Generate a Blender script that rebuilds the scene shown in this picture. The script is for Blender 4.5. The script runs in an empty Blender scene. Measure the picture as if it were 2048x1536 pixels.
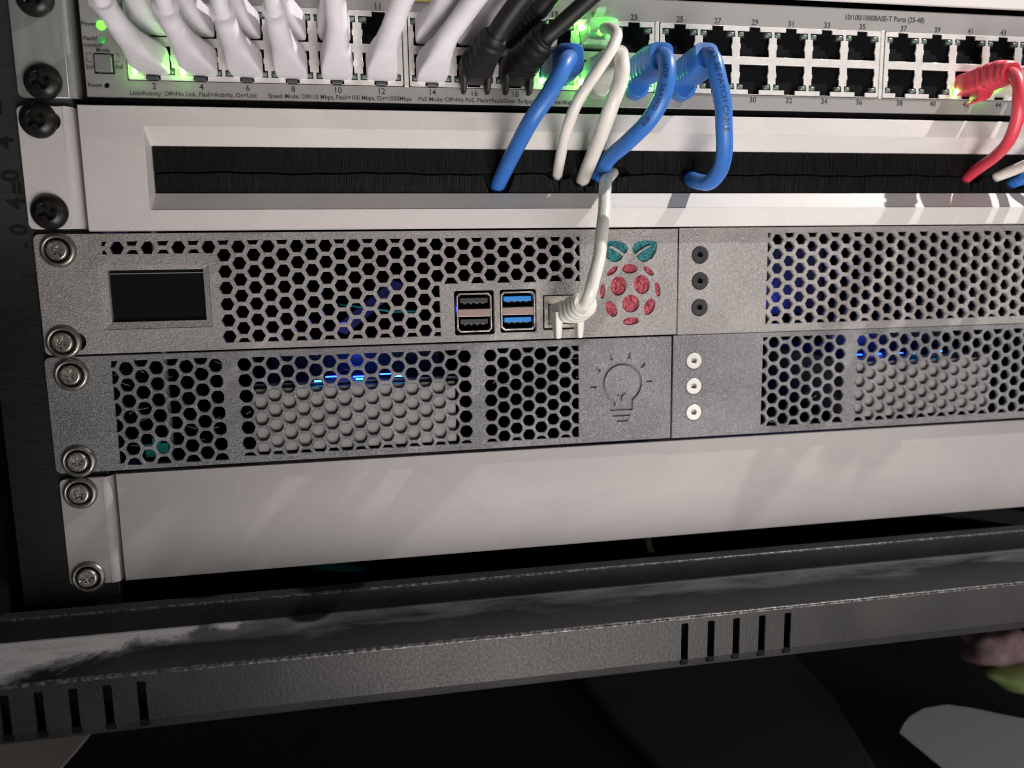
import bpy, bmesh, math, random
from mathutils import Vector, Matrix
random.seed(7)
SC = bpy.context.scene
COL = SC.collection
MM = 0.001
R = math.radians

# ------------------------------------------------------------------ camera
cam_d = bpy.data.cameras.new("camera")
cam = bpy.data.objects.new("camera", cam_d)
COL.objects.link(cam)
cam_d.sensor_width = 36.0
cam_d.lens = 27.14
cam_d.clip_start = 0.005
cam_d.clip_end = 20.0
XC, YC, ZC = (0.98351, -0.180039, -0.0171376), (0.0434536, 0.1432612, 0.9887305), (-0.1755548, -0.9731712, 0.1487221)
cam.matrix_world = Matrix(((XC[0], YC[0], ZC[0], 0.1245748), (XC[1], YC[1], ZC[1], -0.3057684),
                           (XC[2], YC[2], ZC[2], 0.1183142), (0, 0, 0, 1)))
cam_d.dof.use_dof = True
cam_d.dof.focus_distance = 0.298
cam_d.dof.aperture_fstop = 7.5
SC.camera = cam
SC.cycles.filter_width = 1.05

# ------------------------------------------------------------------ world and lamps
W = bpy.data.worlds.new("World")
SC.world = W
W.use_nodes = True
W.node_tree.nodes["Background"].inputs["Color"].default_value = (0.95, 0.97, 1.0, 1)
W.node_tree.nodes["Background"].inputs["Strength"].default_value = 0.075

def aim(o, target):
    d = Vector(target) * MM - o.location
    o.rotation_euler = d.to_track_quat('-Z', 'Y').to_euler()

def area(name, loc, target, size, watts, color):
    l = bpy.data.lights.new(name, 'AREA')
    l.shape = 'DISK'
    l.size = size * MM
    l.energy = watts
    l.color = color
    o = bpy.data.objects.new(name, l)
    o.location = Vector(loc) * MM
    COL.objects.link(o)
    aim(o, target)
    return o

def point(name, loc, watts, color, radius):
    l = bpy.data.lights.new(name, 'POINT')
    l.energy = watts
    l.color = color
    l.shadow_soft_size = radius * MM
    o = bpy.data.objects.new(name, l)
    o.location = Vector(loc) * MM
    COL.objects.link(o)
    return o

point("hard_lamp", (590, -112, 560), 15.5, (1.0, 0.97, 0.95), 4.0)
area("room_lamp", (560, -340, -70), (330, 0, 60), 200, 0.4, (1.0, 0.94, 0.91))
l_ = bpy.data.lights.new("front_fill", 'SPOT')  # added fill from low in front; its cone edge dims the left
l_.energy = 15.3
l_.color = (1.0, 0.94, 0.91)
l_.shadow_soft_size = 0.17
l_.spot_size = R(92)
l_.spot_blend = 1.0
o_ = bpy.data.objects.new("front_fill", l_)
o_.location = (0.250, -0.440, -0.190)
COL.objects.link(o_)
aim(o_, (290, 0, 205))

SC.view_settings.view_transform = 'Standard'
SC.view_settings.look = 'None'
SC.view_settings.exposure = 0.0
SC.view_settings.gamma = 1.0

# ------------------------------------------------------------------ materials
def principled(name, base, rough=0.5, metal=0.0, **kw):
    m = bpy.data.materials.new(name)
    m.use_nodes = True
    b = m.node_tree.nodes["Principled BSDF"]
    b.inputs["Base Color"].default_value = (*base, 1)
    b.inputs["Roughness"].default_value = rough
    b.inputs["Metallic"].default_value = metal
    for k, v in kw.items():
        b.inputs[k.replace("_", " ")].default_value = v
    return m

def N(m, t, **kw):
    n = m.node_tree.nodes.new(t)
    for k, v in kw.items():
        setattr(n, k, v)
    return n

def coords(m, scale=(1, 1, 1)):
    tc = N(m, "ShaderNodeTexCoord")
    mp = N(m, "ShaderNodeMapping")
    mp.inputs["Scale"].default_value = scale
    m.node_tree.links.new(tc.outputs["Object"], mp.inputs["Vector"])
    return mp.outputs["Vector"]

def noise(m, vec, scale, detail=3.0, rough=0.5, dist=0.0):
    n = N(m, "ShaderNodeTexNoise")
    n.inputs["Scale"].default_value = scale
    n.inputs["Detail"].default_value = detail
    n.inputs["Roughness"].default_value = rough
    n.inputs["Distortion"].default_value = dist
    m.node_tree.links.new(vec, n.inputs["Vector"])
    return n.outputs["Fac"]

def ramp(m, fac, stops):
    r = N(m, "ShaderNodeValToRGB")
    el = r.color_ramp.elements
    el[0].position, el[0].color = stops[0][0], (*stops[0][1], 1)
    el[1].position, el[1].color = stops[-1][0], (*stops[-1][1], 1)
    for p, c in stops[1:-1]:
        e = el.new(p)
        e.color = (*c, 1)
    m.node_tree.links.new(fac, r.inputs["Fac"])
    return r.outputs["Color"]

def set_color(m, out):
    m.node_tree.links.new(out, m.node_tree.nodes["Principled BSDF"].inputs["Base Color"])

def set_rough(m, out):
    m.node_tree.links.new(out, m.node_tree.nodes["Principled BSDF"].inputs["Roughness"])

def bump(m, fac, strength, dist_mm, chain=None):
    b = N(m, "ShaderNodeBump")
    b.inputs["Strength"].default_value = strength
    b.inputs["Distance"].default_value = dist_mm * MM
    m.node_tree.links.new(fac, b.inputs["Height"])
    if chain is not None:
        m.node_tree.links.new(chain, b.inputs["Normal"])
    m.node_tree.links.new(b.outputs["Normal"], m.node_tree.nodes["Principled BSDF"].inputs["Normal"])
    return b.outputs["Normal"]

def grey(v):
    return (v, v, v)

# light grey powder coat of the brush panel and the blank panel
M_PANEL = principled("grey_powder_coat", (0.60, 0.565, 0.545), 0.5, 0.0, Specular_IOR_Level=0.3)
M_BLANK = principled("blank_panel_dim_coat", (0.45, 0.42, 0.41), 0.56, 0.0, Specular_IOR_Level=0.3)  # same coat darkened: weaker light on this panel is put into its colour
v = coords(M_BLANK)
def smudged(m, vec, lo, hi):
    """paint grain, faint wiped smudges and a few dust specks"""
    g = ramp(m, noise(m, vec, 2600, 2), [(0.3, lo), (0.7, hi)])
    sm = ramp(m, noise(m, coords(m, (0.5, 1, 1)), 26, 5, 0.6, 0.8), [(0.35, grey(0.91)), (0.62, grey(1.03))])
    mx = N(m, "ShaderNodeMix", data_type='RGBA', blend_type='MULTIPLY')
    mx.inputs["Factor"].default_value = 1.0
    m.node_tree.links.new(g, mx.inputs["A"])
    m.node_tree.links.new(sm, mx.inputs["B"])
    vo = N(m, "ShaderNodeTexVoronoi")
    vo.inputs["Scale"].default_value = 110
    m.node_tree.links.new(vec, vo.inputs["Vector"])
    sp = ramp(m, vo.outputs["Distance"], [(0.018, (0.0, 0.0, 0.0)), (0.03, (1, 1, 1))])
    m2 = N(m, "ShaderNodeMix", data_type='RGBA')
    m.node_tree.links.new(sp, m2.inputs["Factor"])
    m2.inputs["A"].default_value = (0.62, 0.60, 0.58, 1)
    m.node_tree.links.new(mx.outputs["Result"], m2.inputs["B"])
    set_color(m, m2.outputs["Result"])
smudged(M_BLANK, v, (0.305, 0.286, 0.28), (0.35, 0.329, 0.321))
bump(M_BLANK, noise(M_BLANK, v, 1800, 3, 0.6), 0.16, 0.12)
v = coords(M_PANEL)
smudged(M_PANEL, v, (0.565, 0.53, 0.51), (0.635, 0.60, 0.58))
bump(M_PANEL, noise(M_PANEL, v, 1800, 3, 0.6), 0.16, 0.12)
set_rough(M_PANEL, ramp(M_PANEL, noise(M_PANEL, v, 30, 4), [(0.3, grey(0.48)), (0.7, grey(0.62))]))

# switch face
M_SWITCH = principled("switch_paint", (0.42, 0.40, 0.385), 0.42, 0.25)
v = coords(M_SWITCH)
set_color(M_SWITCH, ramp(M_SWITCH, noise(M_SWITCH, v, 2200, 2), [(0.3, (0.31, 0.297, 0.285)), (0.7, (0.37, 0.353, 0.34))]))
bump(M_SWITCH, noise(M_SWITCH, v, 2200, 2), 0.12, 0.1)

# zinc ears
M_ZINC = principled("zinc_steel", (0.55, 0.55, 0.53), 0.42, 0.7)
v = coords(M_ZINC, (1, 1, 0.25))
set_color(M_ZINC, ramp(M_ZINC, noise(M_ZINC, v, 160, 5, 0.6), [(0.3, (0.42, 0.42, 0.40)), (0.7, (0.60, 0.60, 0.57))]))
bump(M_ZINC, noise(M_ZINC, v, 900, 3), 0.1, 0.1)

# tin plated socket shields
M_TIN = principled("tin_plate", (0.74, 0.71, 0.67), 0.42, 0.35)
v = coords(M_TIN)
set_color(M_TIN, ramp(M_TIN, noise(M_TIN, v, 240, 5, 0.65), [(0.3, (0.70, 0.665, 0.63)), (0.7, (0.86, 0.825, 0.79))]))

# two printed plastics: squiggly ironed top layer
def printed(name, lo, hi, rough, strength, line=False):
    m = principled(name, lo, rough)
    vec = coords(m)
    n1 = noise(m, vec, 820, 3, 0.55, 1.8)
    n2 = noise(m, vec, 25, 3)
    mixn = N(m, "ShaderNodeMath", operation='ADD')
    m.node_tree.links.new(n1, mixn.inputs[0])
    m.node_tree.links.new(n2, mixn.inputs[1])
    half = N(m, "ShaderNodeMath", operation='MULTIPLY')
    half.inputs[1].default_value = 0.5
    m.node_tree.links.new(mixn.outputs[0], half.inputs[0])
    set_color(m, ramp(m, half.outputs[0], [(0.40, lo), (0.60, hi)]))
    c = bump(m, n1, strength, 0.9)
    fine = noise(m, coords(m, (1, 1, 1)), 3200, 2)
    bump(m, fine, 0.15, 0.1, c)
    set_rough(m, ramp(m, n2, [(0.3, grey(rough - 0.06)), (0.7, grey(rough + 0.08))]))
    return m

M_PRINT_A = printed("warm_grey_print", (0.25, 0.231, 0.22), (0.355, 0.331, 0.317), 0.33, 0.9)
M_PRINT_B = printed("cool_grey_print", (0.155, 0.152, 0.158), (0.235, 0.231, 0.24), 0.28, 1.0)

# steels
M_STEEL = principled("screw_steel", (0.50, 0.47, 0.42), 0.30, 0.95)
v = coords(M_STEEL)
set_rough(M_STEEL, ramp(M_STEEL, noise(M_STEEL, v, 700, 4), [(0.3, grey(0.24)), (0.7, grey(0.45))]))
M_CUP = principled("washer_steel", (0.30, 0.28, 0.25), 0.38, 0.9)
v = coords(M_CUP)
set_rough(M_CUP, ramp(M_CUP, noise(M_CUP, v, 500, 4), [(0.3, grey(0.30)), (0.7, grey(0.52))]))
M_BOLT = principled("bright_bolt", (0.60, 0.585, 0.55), 0.38, 0.5)
bump(M_BOLT, noise(M_BOLT, coords(M_BOLT), 900, 3), 0.12, 0.1)
M_BLACKBOLT = principled("blackened_bolt", (0.022, 0.022, 0.024), 0.45, 0.1)
bump(M_BLACKBOLT, noise(M_BLACKBOLT, coords(M_BLACKBOLT), 900, 3), 0.2, 0.1)
M_BLACKSCREW = principled("black_oxide", (0.012, 0.012, 0.012), 0.30, 0.0, Specular_IOR_Level=0.35)
v = coords(M_BLACKSCREW)
set_color(M_BLACKSCREW, ramp(M_BLACKSCREW, noise(M_BLACKSCREW, v, 300, 4), [(0.4, (0.008, 0.008, 0.008)), (0.62, (0.018, 0.016, 0.014)), (0.75, (0.06, 0.04, 0.028))]))
set_rough(M_BLACKSCREW, ramp(M_BLACKSCREW, noise(M_BLACKSCREW, v, 500, 4), [(0.3, grey(0.22)), (0.7, grey(0.5))]))

# black plastics, rack steel
M_BLACK = principled("black_plastic", (0.003, 0.0035, 0.004), 0.5, 0.0, Specular_IOR_Level=0.12)
bump(M_BLACK, noise(M_BLACK, coords(M_BLACK), 900, 2), 0.1, 0.1)
M_VOID = principled("dark_interior", (0.004, 0.004, 0.005), 0.8, 0.0, Specular_IOR_Level=0.1)
bump(M_VOID, noise(M_VOID, coords(M_VOID), 300, 2), 0.1, 0.1)
M_RACK = principled("black_textured_steel", (0.020, 0.020, 0.021), 0.40, 0.0, Specular_IOR_Level=0.22)
v = coords(M_RACK)
n_ = noise(M_RACK, v, 850, 3, 0.6)
bump(M_RACK, n_, 0.4, 0.3)
set_color(M_RACK, ramp(M_RACK, noise(M_RACK, v, 40, 5), [(0.35, (0.018, 0.0175, 0.017)), (0.7, (0.028, 0.027, 0.026))]))
set_rough(M_RACK, ramp(M_RACK, n_, [(0.35, grey(0.34)), (0.65, grey(0.48))]))
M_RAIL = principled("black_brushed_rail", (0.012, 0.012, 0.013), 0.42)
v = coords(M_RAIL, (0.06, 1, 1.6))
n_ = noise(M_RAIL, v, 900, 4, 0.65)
def graded_rail(m, fac):
    """brushed black, blending to a lighter grey on the upper part of the rail"""
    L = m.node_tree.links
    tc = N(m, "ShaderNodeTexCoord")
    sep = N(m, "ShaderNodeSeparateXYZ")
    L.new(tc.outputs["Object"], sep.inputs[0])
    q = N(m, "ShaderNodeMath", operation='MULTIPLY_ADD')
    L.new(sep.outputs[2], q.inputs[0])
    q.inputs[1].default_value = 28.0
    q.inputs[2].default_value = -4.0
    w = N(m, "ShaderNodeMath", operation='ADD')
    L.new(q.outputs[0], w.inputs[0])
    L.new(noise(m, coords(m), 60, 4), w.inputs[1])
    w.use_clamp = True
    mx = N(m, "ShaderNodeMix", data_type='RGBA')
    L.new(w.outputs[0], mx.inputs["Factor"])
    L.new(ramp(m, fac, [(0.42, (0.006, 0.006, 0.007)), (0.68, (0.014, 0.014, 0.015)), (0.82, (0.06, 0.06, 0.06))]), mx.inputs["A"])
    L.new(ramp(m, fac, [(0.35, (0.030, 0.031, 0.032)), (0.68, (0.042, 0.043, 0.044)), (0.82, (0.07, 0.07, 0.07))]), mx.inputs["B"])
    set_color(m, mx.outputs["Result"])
graded_rail(M_RAIL, n_)
bump(M_RAIL, n_, 0.2, 0.1)
M_RAILPRINT = principled("rail_digit_ink", (0.002, 0.002, 0.002), 0.6)
set_color(M_RAILPRINT, ramp(M_RAILPRINT, noise(M_RAILPRINT, coords(M_RAILPRINT), 700, 2), [(0.3, grey(0.001)), (0.7, grey(0.004))]))

# dusty ledge of the bottom bar: dust lies against the lip and in a thick wavy patch at the left end
M_DUST = principled("dusty_black_steel", (0.02, 0.02, 0.02), 0.4)
def build_dust(m):
    L = m.node_tree.links
    tc = N(m, "ShaderNodeTexCoord")
    sep = N(m, "ShaderNodeSeparateXYZ")
    L.new(tc.outputs["Object"], sep.inputs[0])
    n1 = noise(m, coords(m, (0.35, 1, 1)), 70, 5, 0.6, 0.4)
    n3 = noise(m, coords(m, (1, 1, 1)), 38, 6, 0.62, 0.6)
    n4 = noise(m, coords(m, (0.5, 1, 1)), 160, 4, 0.6)
    n2 = noise(m, coords(m, (1, 1, 1)), 1500, 2)
    # k = (y + 0.0235)/0.010 : 0 in the middle of the ledge, growing towards the lip
    def math_(op, a, b):
        q = N(m, "ShaderNodeMath", operation=op)
        for i, s in enumerate((a, b)):
            if isinstance(s, (int, float)):
                q.inputs[i].default_value = s
            else:
                L.new(s, q.inputs[i])
        return q.outputs[0]
    lean = math_('MULTIPLY', math_('ADD', sep.outputs[1], 0.0445), 48.0)
    wob = math_('MULTIPLY', math_('SUBTRACT', n1, 0.5), 2.4)
    band = math_('ADD', lean, wob)
    # thick patch: x < 0.05
    px = math_('MULTIPLY', math_('SUBTRACT', -0.166, sep.outputs[0]), 36.0)
    edge = math_('MULTIPLY', math_('ADD', sep.outputs[1], 0.0440), 95.0)
    patch = math_('ADD', math_('ADD', px, edge), math_('MULTIPLY', math_('SUBTRACT', n3, 0.5), 5.0))
    def clamp01(s, gain, off):
        q = N(m, "ShaderNodeMath", operation='MULTIPLY_ADD')
        q.use_clamp = True
        L.new(s, q.inputs[0])
        q.inputs[1].default_value = gain
        q.inputs[2].default_value = off
        return q.outputs[0]
    thin = math_('MULTIPLY', clamp01(band, 1.3, -0.1), math_('ADD', 0.08, math_('MULTIPLY', n3, 0.62)))
    thick = clamp01(patch, 1.0, 0.05)
    tot = math_('MAXIMUM', thin, thick)
    grain = math_('MULTIPLY', tot, math_('ADD', math_('MULTIPLY', n4, 0.9), math_('ADD', 0.28, math_('MULTIPLY', n2, 0.5))))
    set_color(m, ramp(m, grain, [(0.0, (0.008, 0.008, 0.009)), (0.45, (0.07, 0.068, 0.068)), (1.0, (0.29, 0.28, 0.277))]))
    set_rough(m, ramp(m, tot, [(0.0, grey(0.36)), (0.5, grey(0.75)), (1.0, grey(0.95))]))
    bump(m, noise(m, coords(m), 620, 3, 0.6), 0.45, 0.3)
build_dust(M_DUST)

# cables
def jacket(name, base, rough, sss=0.0):
    m = principled(name, base, rough)
    vec = coords(m)
    lo = tuple(c * 0.86 for c in base)
    set_color(m, ramp(m, noise(m, vec, 90, 4, 0.6), [(0.3, lo), (0.7, base)]))
    bump(m, noise(m, vec, 380, 3), 0.12, 0.25)
    if sss:
        b = m.node_tree.nodes["Principled BSDF"]
        b.inputs["Subsurface Weight"].default_value = sss
        b.inputs["Subsurface Radius"].default_value = (0.002, 0.002, 0.002)
        b.inputs["Subsurface Scale"].default_value = 1.0
    return m
M_WHITE = jacket("white_pvc", (0.76, 0.725, 0.76), 0.50)
M_WARMWHITE = jacket("ivory_pvc", (0.74, 0.70, 0.64), 0.40)
M_GREYWHITE = jacket("pale_grey_pvc", (0.66, 0.65, 0.59), 0.36)
M_BLACKCABLE = jacket("black_pvc", (0.012, 0.0115, 0.0115), 0.5)
M_BLACKCABLE.node_tree.nodes["Principled BSDF"].inputs["Specular IOR Level"].default_value = 0.3
M_BLUE = jacket("blue_pvc", (0.032, 0.155, 0.50), 0.42)
M_RED = jacket("red_pvc", (0.72, 0.060, 0.095), 0.36)
M_TEALC = jacket("teal_pvc", (0.02, 0.55, 0.50), 0.5)
M_YELLOWC = jacket("yellow_pvc", (0.80, 0.76, 0.30), 0.5)
M_CLEAR = principled("clear_polycarbonate", (0.80, 0.92, 0.80), 0.16, 0.0, Transmission_Weight=0.62, IOR=1.30)
bump(M_CLEAR, noise(M_CLEAR, coords(M_CLEAR), 260, 2), 0.25, 0.4)
M_INK = principled("black_ink", (0.02, 0.02, 0.022), 0.6)
set_color(M_INK, ramp(M_INK, noise(M_INK, coords(M_INK), 2500, 2), [(0.3, grey(0.015)), (0.75, grey(0.05))]))
M_BLUEINK = principled("dark_blue_ink", (0.012, 0.03, 0.12), 0.55)
set_color(M_BLUEINK, ramp(M_BLUEINK, noise(M_BLUEINK, coords(M_BLUEINK), 1200, 2), [(0.35, (0.010, 0.024, 0.09)), (0.75, (0.025, 0.07, 0.22))]))
M_LENS = principled("led_lens", (0.12, 0.17, 0.14), 0.30)
set_color(M_LENS, ramp(M_LENS, noise(M_LENS, coords(M_LENS), 900, 2), [(0.3, (0.07, 0.10, 0.08)), (0.7, (0.17, 0.23, 0.19))]))
M_LEDBOX = principled("led_housing", (0.05, 0.055, 0.055), 0.4)
bump(M_LEDBOX, noise(M_LEDBOX, coords(M_LEDBOX), 900, 2), 0.1, 0.1)

def glow(name, color, strength):
    m = principled(name, color, 0.4)
    b = m.node_tree.nodes["Principled BSDF"]
    b.inputs["Emission Color"].default_value = (*color, 1)
    n_ = noise(m, coords(m), 500, 1)
    q = N(m, "ShaderNodeMapRange")
    q.inputs["From Min"].default_value = 0.2
    q.inputs["From Max"].default_value = 0.8
    q.inputs["To Min"].default_value = strength * 0.8
    q.inputs["To Max"].default_value = strength * 1.2
    m.node_tree.links.new(n_, q.inputs["Value"])
    m.node_tree.links.new(q.outputs[0], b.inputs["Emission Strength"])
    return m
M_GREENLED = glow("green_led_lens", (0.03, 1.0, 0.01), 14.0)
M_GREENCORE = glow("green_led_chip", (0.55, 1.0, 0.35), 70.0)
M_DIMLED = glow("dim_green_led", (0.05, 0.35, 0.07), 0.5)
M_BLUELED = glow("blue_led", (0.02, 0.10, 1.0), 7.0)
M_CYANLED = glow("cyan_led", (0.03, 0.45, 1.0), 9.0)

M_MESHWHITE = principled("pale_grey_caddy", (0.22, 0.208, 0.203), 0.7)
bump(M_MESHWHITE, noise(M_MESHWHITE, coords(M_MESHWHITE), 500, 3), 0.15, 0.2)
M_PCB = principled("dark_blue_board", (0.012, 0.02, 0.07), 0.4)
bump(M_PCB, noise(M_PCB, coords(M_PCB), 400, 3), 0.2, 0.2)
M_TEALBOARD = principled("teal_board", (0.0, 0.23, 0.19), 0.4)
bump(M_TEALBOARD, noise(M_TEALBOARD, coords(M_TEALBOARD), 400, 3), 0.2, 0.2)
M_SCREEN = principled("screen_glass", (0.006, 0.006, 0.007), 0.14, 0.0, Specular_IOR_Level=0.3)
bump(M_SCREEN, noise(M_SCREEN, coords(M_SCREEN), 20, 2), 0.02, 0.1)
M_SHELL = principled("nickel_shell", (0.78, 0.72, 0.66), 0.24, 0.95)
set_rough(M_SHELL, ramp(M_SHELL, noise(M_SHELL, coords(M_SHELL), 300, 3), [(0.3, grey(0.18)), (0.7, grey(0.34))]))
M_COPPERBAR = principled("pinkish_shell_bar", (0.27, 0.20, 0.18), 0.40, 0.5)
bump(M_COPPERBAR, noise(M_COPPERBAR, coords(M_COPPERBAR), 300, 3), 0.1, 0.1)
M_USBBLUE = principled("usb_blue", (0.02, 0.21, 0.62), 0.35)
bump(M_USBBLUE, noise(M_USBBLUE, coords(M_USBBLUE), 500, 2), 0.08, 0.1)

def inlay(name, base, hi):
    m = principled(name, base, 0.34)
    vec = coords(m, (1, 1, 0.45))
    mp = vec.node
    mp.inputs["Rotation"].default_value = (0, R(38), 0)
    n1 = noise(m, vec, 850, 3, 0.6, 0.8)
    set_color(m, ramp(m, n1, [(0.40, base), (0.62, hi)]))
    bump(m, n1, 1.0, 0.8)
    return m
M_RASP = inlay("raspberry_print", (0.17, 0.010, 0.022), (0.46, 0.07, 0.10))
M_LEAF = inlay("teal_print", (0.005, 0.085, 0.10), (0.02, 0.20, 0.21))
M_BRISTLE = principled("black_nylon_bristle", (0.014, 0.014, 0.015), 0.5, 0.0, Specular_IOR_Level=0.25)
v = coords(M_BRISTLE, (1, 1, 0.03))
set_color(M_BRISTLE, ramp(M_BRISTLE, noise(M_BRISTLE, v, 1700, 3, 0.6), [(0.35, grey(0.005)), (0.62, grey(0.011)), (0.8, grey(0.03))]))
M_HAIR = principled("print_strand", (0.6, 0.6, 0.6), 0.3)
set_color(M_HAIR, ramp(M_HAIR, noise(M_HAIR, coords(M_HAIR), 300, 2), [(0.3, grey(0.35)), (0.7, grey(0.7))]))
M_FLOOR = principled("shaded_floor", (0.05, 0.051, 0.052), 0.8, 0.0, Specular_IOR_Level=0.2)  # floor under the rack, its shade put into the dark colour
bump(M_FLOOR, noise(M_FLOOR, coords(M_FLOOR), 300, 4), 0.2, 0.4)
M_LITGREY = principled("pale_lit_floor", (0.50, 0.55, 0.56), 0.7)  # lit corners of the floor, painted in pale grey and beige
bump(M_LITGREY, noise(M_LITGREY, coords(M_LITGREY), 300, 3), 0.1, 0.2)
M_LITBEIGE = principled("beige_lit_floor", (0.80, 0.71, 0.65), 0.7)
bump(M_LITBEIGE, noise(M_LITBEIGE, coords(M_LITBEIGE), 300, 3), 0.1, 0.2)
M_PINK = principled("pink_cloth", (0.34, 0.22, 0.23), 0.8)
v = coords(M_PINK)
set_color(M_PINK, ramp(M_PINK, noise(M_PINK, v, 120, 3), [(0.3, (0.14, 0.085, 0.088)), (0.7, (0.33, 0.22, 0.23))]))
M_LIME = principled("lime_cloth", (0.26, 0.42, 0.11), 0.7)
v = coords(M_LIME)
set_color(M_LIME, ramp(M_LIME, noise(M_LIME, v, 90, 3), [(0.3, (0.20, 0.33, 0.09)), (0.7, (0.42, 0.52, 0.20))]))
M_YELLOWLABEL = principled("yellow_label", (0.55, 0.48, 0.14), 0.5)
bump(M_YELLOWLABEL, noise(M_YELLOWLABEL, coords(M_YELLOWLABEL), 300, 2), 0.05, 0.1)

# ------------------------------------------------------------------ object helpers (all lengths in mm)
def link(o, parent=None):
    COL.objects.link(o)
    if parent is not None:
        o.parent = parent
        o.matrix_parent_inverse = Matrix()
    return o

def tag(o, label=None, cat=None, group=None, kind=None):
    if label: o["label"] = label
    if cat: o["category"] = cat
    if group: o["group"] = group
    if kind: o["kind"] = kind
    return o

def empty(name, label, cat, loc=(0, 0, 0), group=None):
    o = bpy.data.objects.new(name, None)
    o.location = Vector(loc) * MM
    o.empty_display_size = 0.01
    link(o)
    return tag(o, label, cat, group)

class MB:
    """collects shapes, all in mm, into one mesh"""
    def __init__(self):
        self.v, self.f, self.mi, self.sm = [], [], [], []
    def add(self, verts, faces, mi=0, smooth=False):
        o = len(self.v)
        self.v += [tuple(p) for p in verts]
        for q in faces:
            self.f.append([o + i for i in q])
            self.mi.append(mi)
            self.sm.append(smooth)
        return self
    def box(self, x0, x1, y0, y1, z0, z1, mi=0):
        return self.add([(x0, y0, z0), (x1, y0, z0), (x1, y1, z0), (x0, y1, z0), (x0, y0, z1), (x1, y0, z1), (x1, y1, z1), (x0, y1, z1)],
                        [(0, 3, 2, 1), (4, 5, 6, 7), (0, 1, 5, 4), (1, 2, 6, 5), (2, 3, 7, 6), (3, 0, 4, 7)], mi)
    def lathe(self, prof, cx, cz, y0, n=28, mi=0, cap=True, smooth=True):
        vs, fs = [], []
        for r, d in prof:
            for k in range(n):
                a = 2 * math.pi * k / n
                vs.append((cx + r * math.cos(a), y0 - d, cz + r * math.sin(a)))
        for i in range(len(prof) - 1):
            for k in range(n):
                a, b = i * n + k, i * n + (k + 1) % n
                fs.append((a, b, b + n, a + n))
        self.add(vs, fs, mi, smooth)
        if cap:
            o = len(self.v) - n
            self.f.append([o + k for k in range(n)])
            self.mi.append(mi)
            self.sm.append(False)
        return self
    def tube(self, pts, r, n=8, mi=0):
        v_, f_ = sweep_data(pts, [(r, r, 2)] * len(pts), n, 1)
        return self.add(v_, f_, mi, True)
    def mesh(self, name, mats):
        me = bpy.data.meshes.new(name)
        me.from_pydata([(x * MM, y * MM, z * MM) for x, y, z in self.v], [], self.f)
        for m in (mats if isinstance(mats, (list, tuple)) else [mats]):
            me.materials.append(m)
        me.polygons.foreach_set("material_index", self.mi)
        me.polygons.foreach_set("use_smooth", self.sm)
        me.update()
        return me
    def build(self, name, mats, parent=None, bevel=0, label=None):
        o = bpy.data.objects.new(name, self.mesh(name, mats))
        link(o, parent)
        if bevel:
            b = o.modifiers.new("bevel", 'BEVEL')
            b.width = bevel * MM
            b.segments = 2
            b.limit_method = 'ANGLE'
            b.angle_limit = R(40)
        if label: o["label"] = label
        return o

def catmull(pts, sub):
    out = []
    P = [Vector(p) for p in pts]
    n = len(P)
    for i in range(n - 1):
        p0, p1, p2, p3 = P[max(i - 1, 0)], P[i], P[i + 1], P[min(i + 2, n - 1)]
        for k in range(sub):
            t = k / sub
            out.append((0.5 * ((2 * p1) + (p2 - p0) * t + (2 * p0 - 5 * p1 + 4 * p2 - p3) * t * t + (3 * p1 - p0 - 3 * p2 + p3) * t ** 3), i + t))
    out.append((P[-1], n - 1))
    return out

def frames(C):
    """parallel transported side / up vectors along a path that starts towards -y"""
    side = Vector((1, 0, 0))
    res = []
    for i, (p, _) in enumerate(C):
        a = C[max(i - 1, 0)][0]
        b = C[min(i + 1, len(C) - 1)][0]
        t = (b - a).normalized()
        side = (side - t * side.dot(t)).normalized()
        res.append((p, t, side, side.cross(t).normalized()))
    return res

def sweep_data(pts, secs, n=16, sub=5, taper=True):
    C = catmull(pts, sub)
    F = frames(C)
    vs, fs = [], []
    for (p, t, s, u), (_, q) in zip(F, C):
        i = min(int(q), len(secs) - 2)
        w = q - i
        a = secs[i][0] * (1 - w) + secs[i + 1][0] * w
        b = secs[i][1] * (1 - w) + secs[i + 1][1] * w
        e = secs[i][2] * (1 - w) + secs[i + 1][2] * w
        for k in range(n):
            th = 2 * math.pi * (k + 0.5) / n
            c, d = math.cos(th), math.sin(th)
            x = a * math.copysign(abs(c) ** (2 / e), c)
            y = b * math.copysign(abs(d) ** (2 / e), d)
            vs.append(tuple(p + s * x + u * y))
    m = len(C)
    for i in range(m - 1):
        for k in range(n):
            a, b = i * n + k, i * n + (k + 1) % n
            fs.append((a, b, b + n, a + n))
    fs.append(tuple(range(n))[::-1])
    fs.append(tuple((m - 1) * n + k for k in range(n)))
    return vs, fs

def sweep(name, pts, secs, mat, parent, n=16, sub=5, label=None):
    v_, f_ = sweep_data(pts, secs, n, sub)
    mb = MB().add(v_, f_, 0, True)
    mb.sm[-1] = mb.sm[-2] = False
    return mb.build(name, mat, parent, label=label)

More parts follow.
